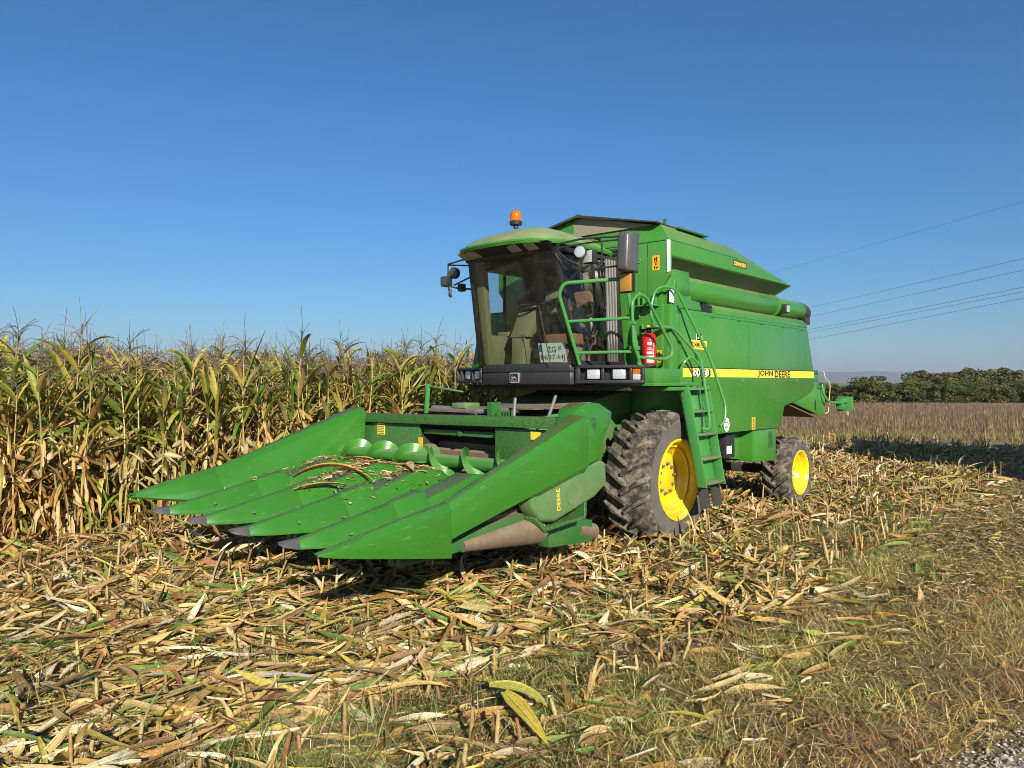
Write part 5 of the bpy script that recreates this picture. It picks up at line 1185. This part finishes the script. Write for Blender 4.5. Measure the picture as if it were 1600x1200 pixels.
for i, x in enumerate(np.arange(64, 110, 7.5)):
    tree('leafy_tree', x + rng.normal(0, .8), 118 + rng.normal(0, 2), far_c, tall_t, (1.0, 1.0, .60 + .08 * rng.uniform()), rng.uniform(0, 6.28), 'dark green tree top showing behind the near tree line at the right', 'tree', 'far trees behind the tree line')
aut = crown_mesh(64, 3.6, 3.3, 4200, .2, [(.16, .12, .05), (.13, .12, .045), (.19, .13, .055)]); aut.materials.append(M['crown'])
tree('turning_tree', -34.5, 100, aut, tall_t, (1.15, 1.15, .98), 0, 'round brownish tree rising above the corn tassels near the middle of the field', 'tree', None)
tree('turning_tree', -19.5, 112, aut, tall_t, (1.0, 1.0, .72), 2, 'small brownish tree top showing over the corn left of the green machine', 'tree', None)
# a big tree on the roadside behind the viewer; its shade falls across the far end of the stubble
big_c = crown_mesh(71, 5.2, 2.6, 26000, .36, TG, None, 0, 5.9); big_c.materials.append(M['crown'])
big_t = trunk_mesh(72, 8.2, .32, 9, 3.6); big_t.materials.append(M['bark'])
hs = Vector((sdir.x, sdir.y)); hs.normalize(); cot = 1 / math.tan(SUN_EL)
for (gx_, gy_, rz) in ((13.0, 18.4, 0), (17.2, 17.0, 2.1), (22.3, 16.8, 1.3)):
    off = 8.35 * cot
    tree('roadside_tree', gx_ + hs.x * off, gy_ + hs.y * off, big_c, big_t, (1, 1, 1), rz, {0: 'broad roadside tree standing beside the track, first of the three', 2.1: 'broad roadside tree in the middle of the three by the track', 1.3: 'broad roadside tree furthest right of the three by the track'}[rz], 'tree', None)

# ---------------- far hills
hx = np.linspace(-200, 5200, 90); ridge = 40 + 62 * np.exp(-((hx - 3050) / 420) ** 2) + 46 * np.exp(-((hx - 2500) / 260) ** 2) + 40 * np.exp(-((hx - 3700) / 500) ** 2) + 8 * np.sin(hx / 130.)
yy = np.linspace(0, 1, 8); HV = np.stack([np.stack([hx, np.full_like(hx, 5600 + 1400 * t), ridge * math.sin(math.pi * min(1, t * .55)) - 6], -1) for t in yy])
ii = np.arange(len(hx) * 8).reshape(8, -1); Q = np.stack([ii[:-1, :-1], ii[:-1, 1:], ii[1:, 1:], ii[1:, :-1]], -1).reshape(-1, 4)
M['hill'] = plain('wooded_hill', (.06, .085, .04), .9, var=.3, scale=.01)
o = link_mesh('hills', np_mesh('hills', HV, Q), M['hill']); props(o, kind='structure')

# ---------------- overhead lines on the right
def wire(x0, z0, x1, z1, y0, y1, sag, lab, r=.016):
    t_ = np.linspace(0, 1, 40); p_ = np.stack([x0 + (x1 - x0) * t_, y0 + (y1 - y0) * t_, z0 + (z1 - z0) * t_ - sag * 4 * t_ * (1 - t_)], -1)[None]
    v, q = tubes(p_, np.full((1, 40), r), 5); o = link_mesh('power_line', np_mesh('power_line', v, q), M['wire']); props(o, lab, 'power line', 'overhead power lines')
for z0, z1, lab in ((14.1, 18.4, 'topmost thin power line, well above the other wires'), (10.62, 11.5, 'second power line from the top, upper of the pair below the single wire'), (9.92, 10.1, 'third power line from the top, lower of the upper pair'),
                    (8.85, 8.2, 'fourth power line from the top, just above its close neighbour'), (8.53, 7.85, 'fifth power line from the top, just under its close neighbour'), (8.25, 6.55, 'lowest of the overhead power lines at the right')):
    wire(36.0, z0, 36.0, z1, 38.0, 128.0, .12, lab, .010 if z0 > 14 else .013)

# ---------------- a few single leaves that stand out
def one_leaf(name, base, hd, el, be, L, W, col, label, roll=0., curl=0., K=12, prof='leaf', fold=.28, group=None):
    v, q = strips(np.array([base]), np.array([hd]), np.array([el]), np.array([be]), np.array([L]), np.array([W]), np.array([roll]), np.array([curl]), K, prof, fold, 1.0)
    me = np_mesh(name, v, q, None, np.broadcast_to(np.array(col), (len(v), 3))); o = link_mesh(name, me, M['litter'])
    return props(o, label, 'corn leaf', group)
def wp(u, v): x, y = to_world(u, v); return float(x), float(y)
HB = math.atan2(by, bx)
for (u, v, z, hd, el, be, L, W, c, lb) in (
    (-4.05, -.62, 1.06, HB - .75, .6, -1.6, .95, .13, (.80, .46, .12), 'long orange corn leaf arched over the header between its inner dividers'),
    (-4.25, -.30, .98, HB - .5, .35, -.7, .55, .10, (.66, .30, .12), 'reddish brown corn leaf lying on the header dividers under the arched leaf'),
    (-3.35, .26, 1.21, HB - 2.0, .2, -.8, .32, .11, (.72, .52, .26), 'tan husk piece on the flat top of a header divider next to the auger'),
    (-3.3, -.30, 1.20, HB + 2.2, .3, -.9, .38, .09, (.70, .48, .20), 'dry leaf lying on the debris in front of the header auger'),
    (-2.1, -.1, 1.10, HB + 2.6, .1, -.2, .6, .04, (.74, .45, .10), 'orange leaf stuck in the dark feeder opening of the header')):
    x, y = wp(u, v); one_leaf('corn_leaf', (x, y, z), hd, el, be, L, W, c, lb)
one_leaf('corn_leaf', (-.05, 4.42, .17), -1.15, .05, -.35, .60, .10, (.74, .58, .09), 'long bright yellow corn leaf lying in the grass at the bottom edge', .2)
one_leaf('corn_leaf', (-.14, 4.50, .17), -.1, .15, -.6, .42, .095, (.52, .48, .10), 'greenish yellow corn leaf crossing the top of the bright yellow one', .2, -.9)
one_leaf('corn_leaf', (-1.75, 4.75, .10), -.2, .3, -.6, .62, .065, (.60, .52, .38), 'pale dry corn leaf lying in the left foreground', .1, .3)
one_leaf('corn_leaf', (-2.72, 7.05, .42), -1.75, -.6, -.9, .45, .09, (.56, .46, .28), 'pale corn leaf hanging down in front of the header noses', .8)
one_leaf('corn_leaf', (-1.55, 5.8, .08), .35, .25, -.7, .55, .07, (.12, .21, .05), 'green corn leaf lying in the litter left of the middle', .1)
one_leaf('corn_leaf', (3.05, 8.0, .10), .1, .35, -1.0, .6, .06, (.32, .30, .06), 'yellow green corn leaf lying on the mown grass at the right', .2)
# bits of chopped plant caught on the header
hx_ = Cat(); n = 1300
uu = np.where(rng.uniform(size=n) < .6, rng.normal(-3.35, .22, n), rng.uniform(-4.2, -3.0, n)); vv = rng.choice([-.72, -.36, -.36, -.36, -.36, -.36, 0, .36, .36, -1.08], n) + rng.normal(0, .10, n)
x, y = to_world(uu, vv); dist = np.abs(((vv + .36 + .36) % .72) - .36); zz_ = np.interp(uu, [-4.2, -3.3, -2.95], [.99, 1.17, 1.10]) - np.clip(dist - .11, 0, .3) * 1.4 + .012
v, q = strips(np.stack([x, y, zz_], -1), rng.uniform(0, 6.28, n), rng.uniform(-.2, .3, n), rng.uniform(-.5, .1, n), rng.uniform(.015, .10, n), rng.uniform(.006, .03, n), rng.normal(0, .5, n), None, 3, 'rag', .2); hx_.add(v, q, pick([(.66, .48, .22), (.55, .36, .13), (.42, .25, .08), (.75, .6, .34)], n))
o = link_mesh('crop_residue', hx_.mesh('crop_residue'), M['litter']); props(o, 'chopped dry corn bits lying on top of the header dividers', 'crop residue', kind='stuff')

# ---------------- the hazy air of the plain
m, nt, p = mat('haze_air'); out = nt.nodes["Material Output"]
for l_ in list(out.inputs['Surface'].links): nt.links.remove(l_)
nt.nodes.remove(p); vol = nt.nodes.new("ShaderNodeVolumePrincipled"); vol.inputs['Color'].default_value = (.80, .87, 1.0, 1); vol.inputs['Density'].default_value = 1.6e-4; vol.inputs['Anisotropy'].default_value = .2
nt.links.new(vol.outputs[0], out.inputs['Volume'])
hz = MB(False).box((-6200, -1700, -8), (6200, 9200, 135)).build('haze', m); props(hz, kind='stuff'); hz['label'] = 'pale blue haze of the air over the plain'
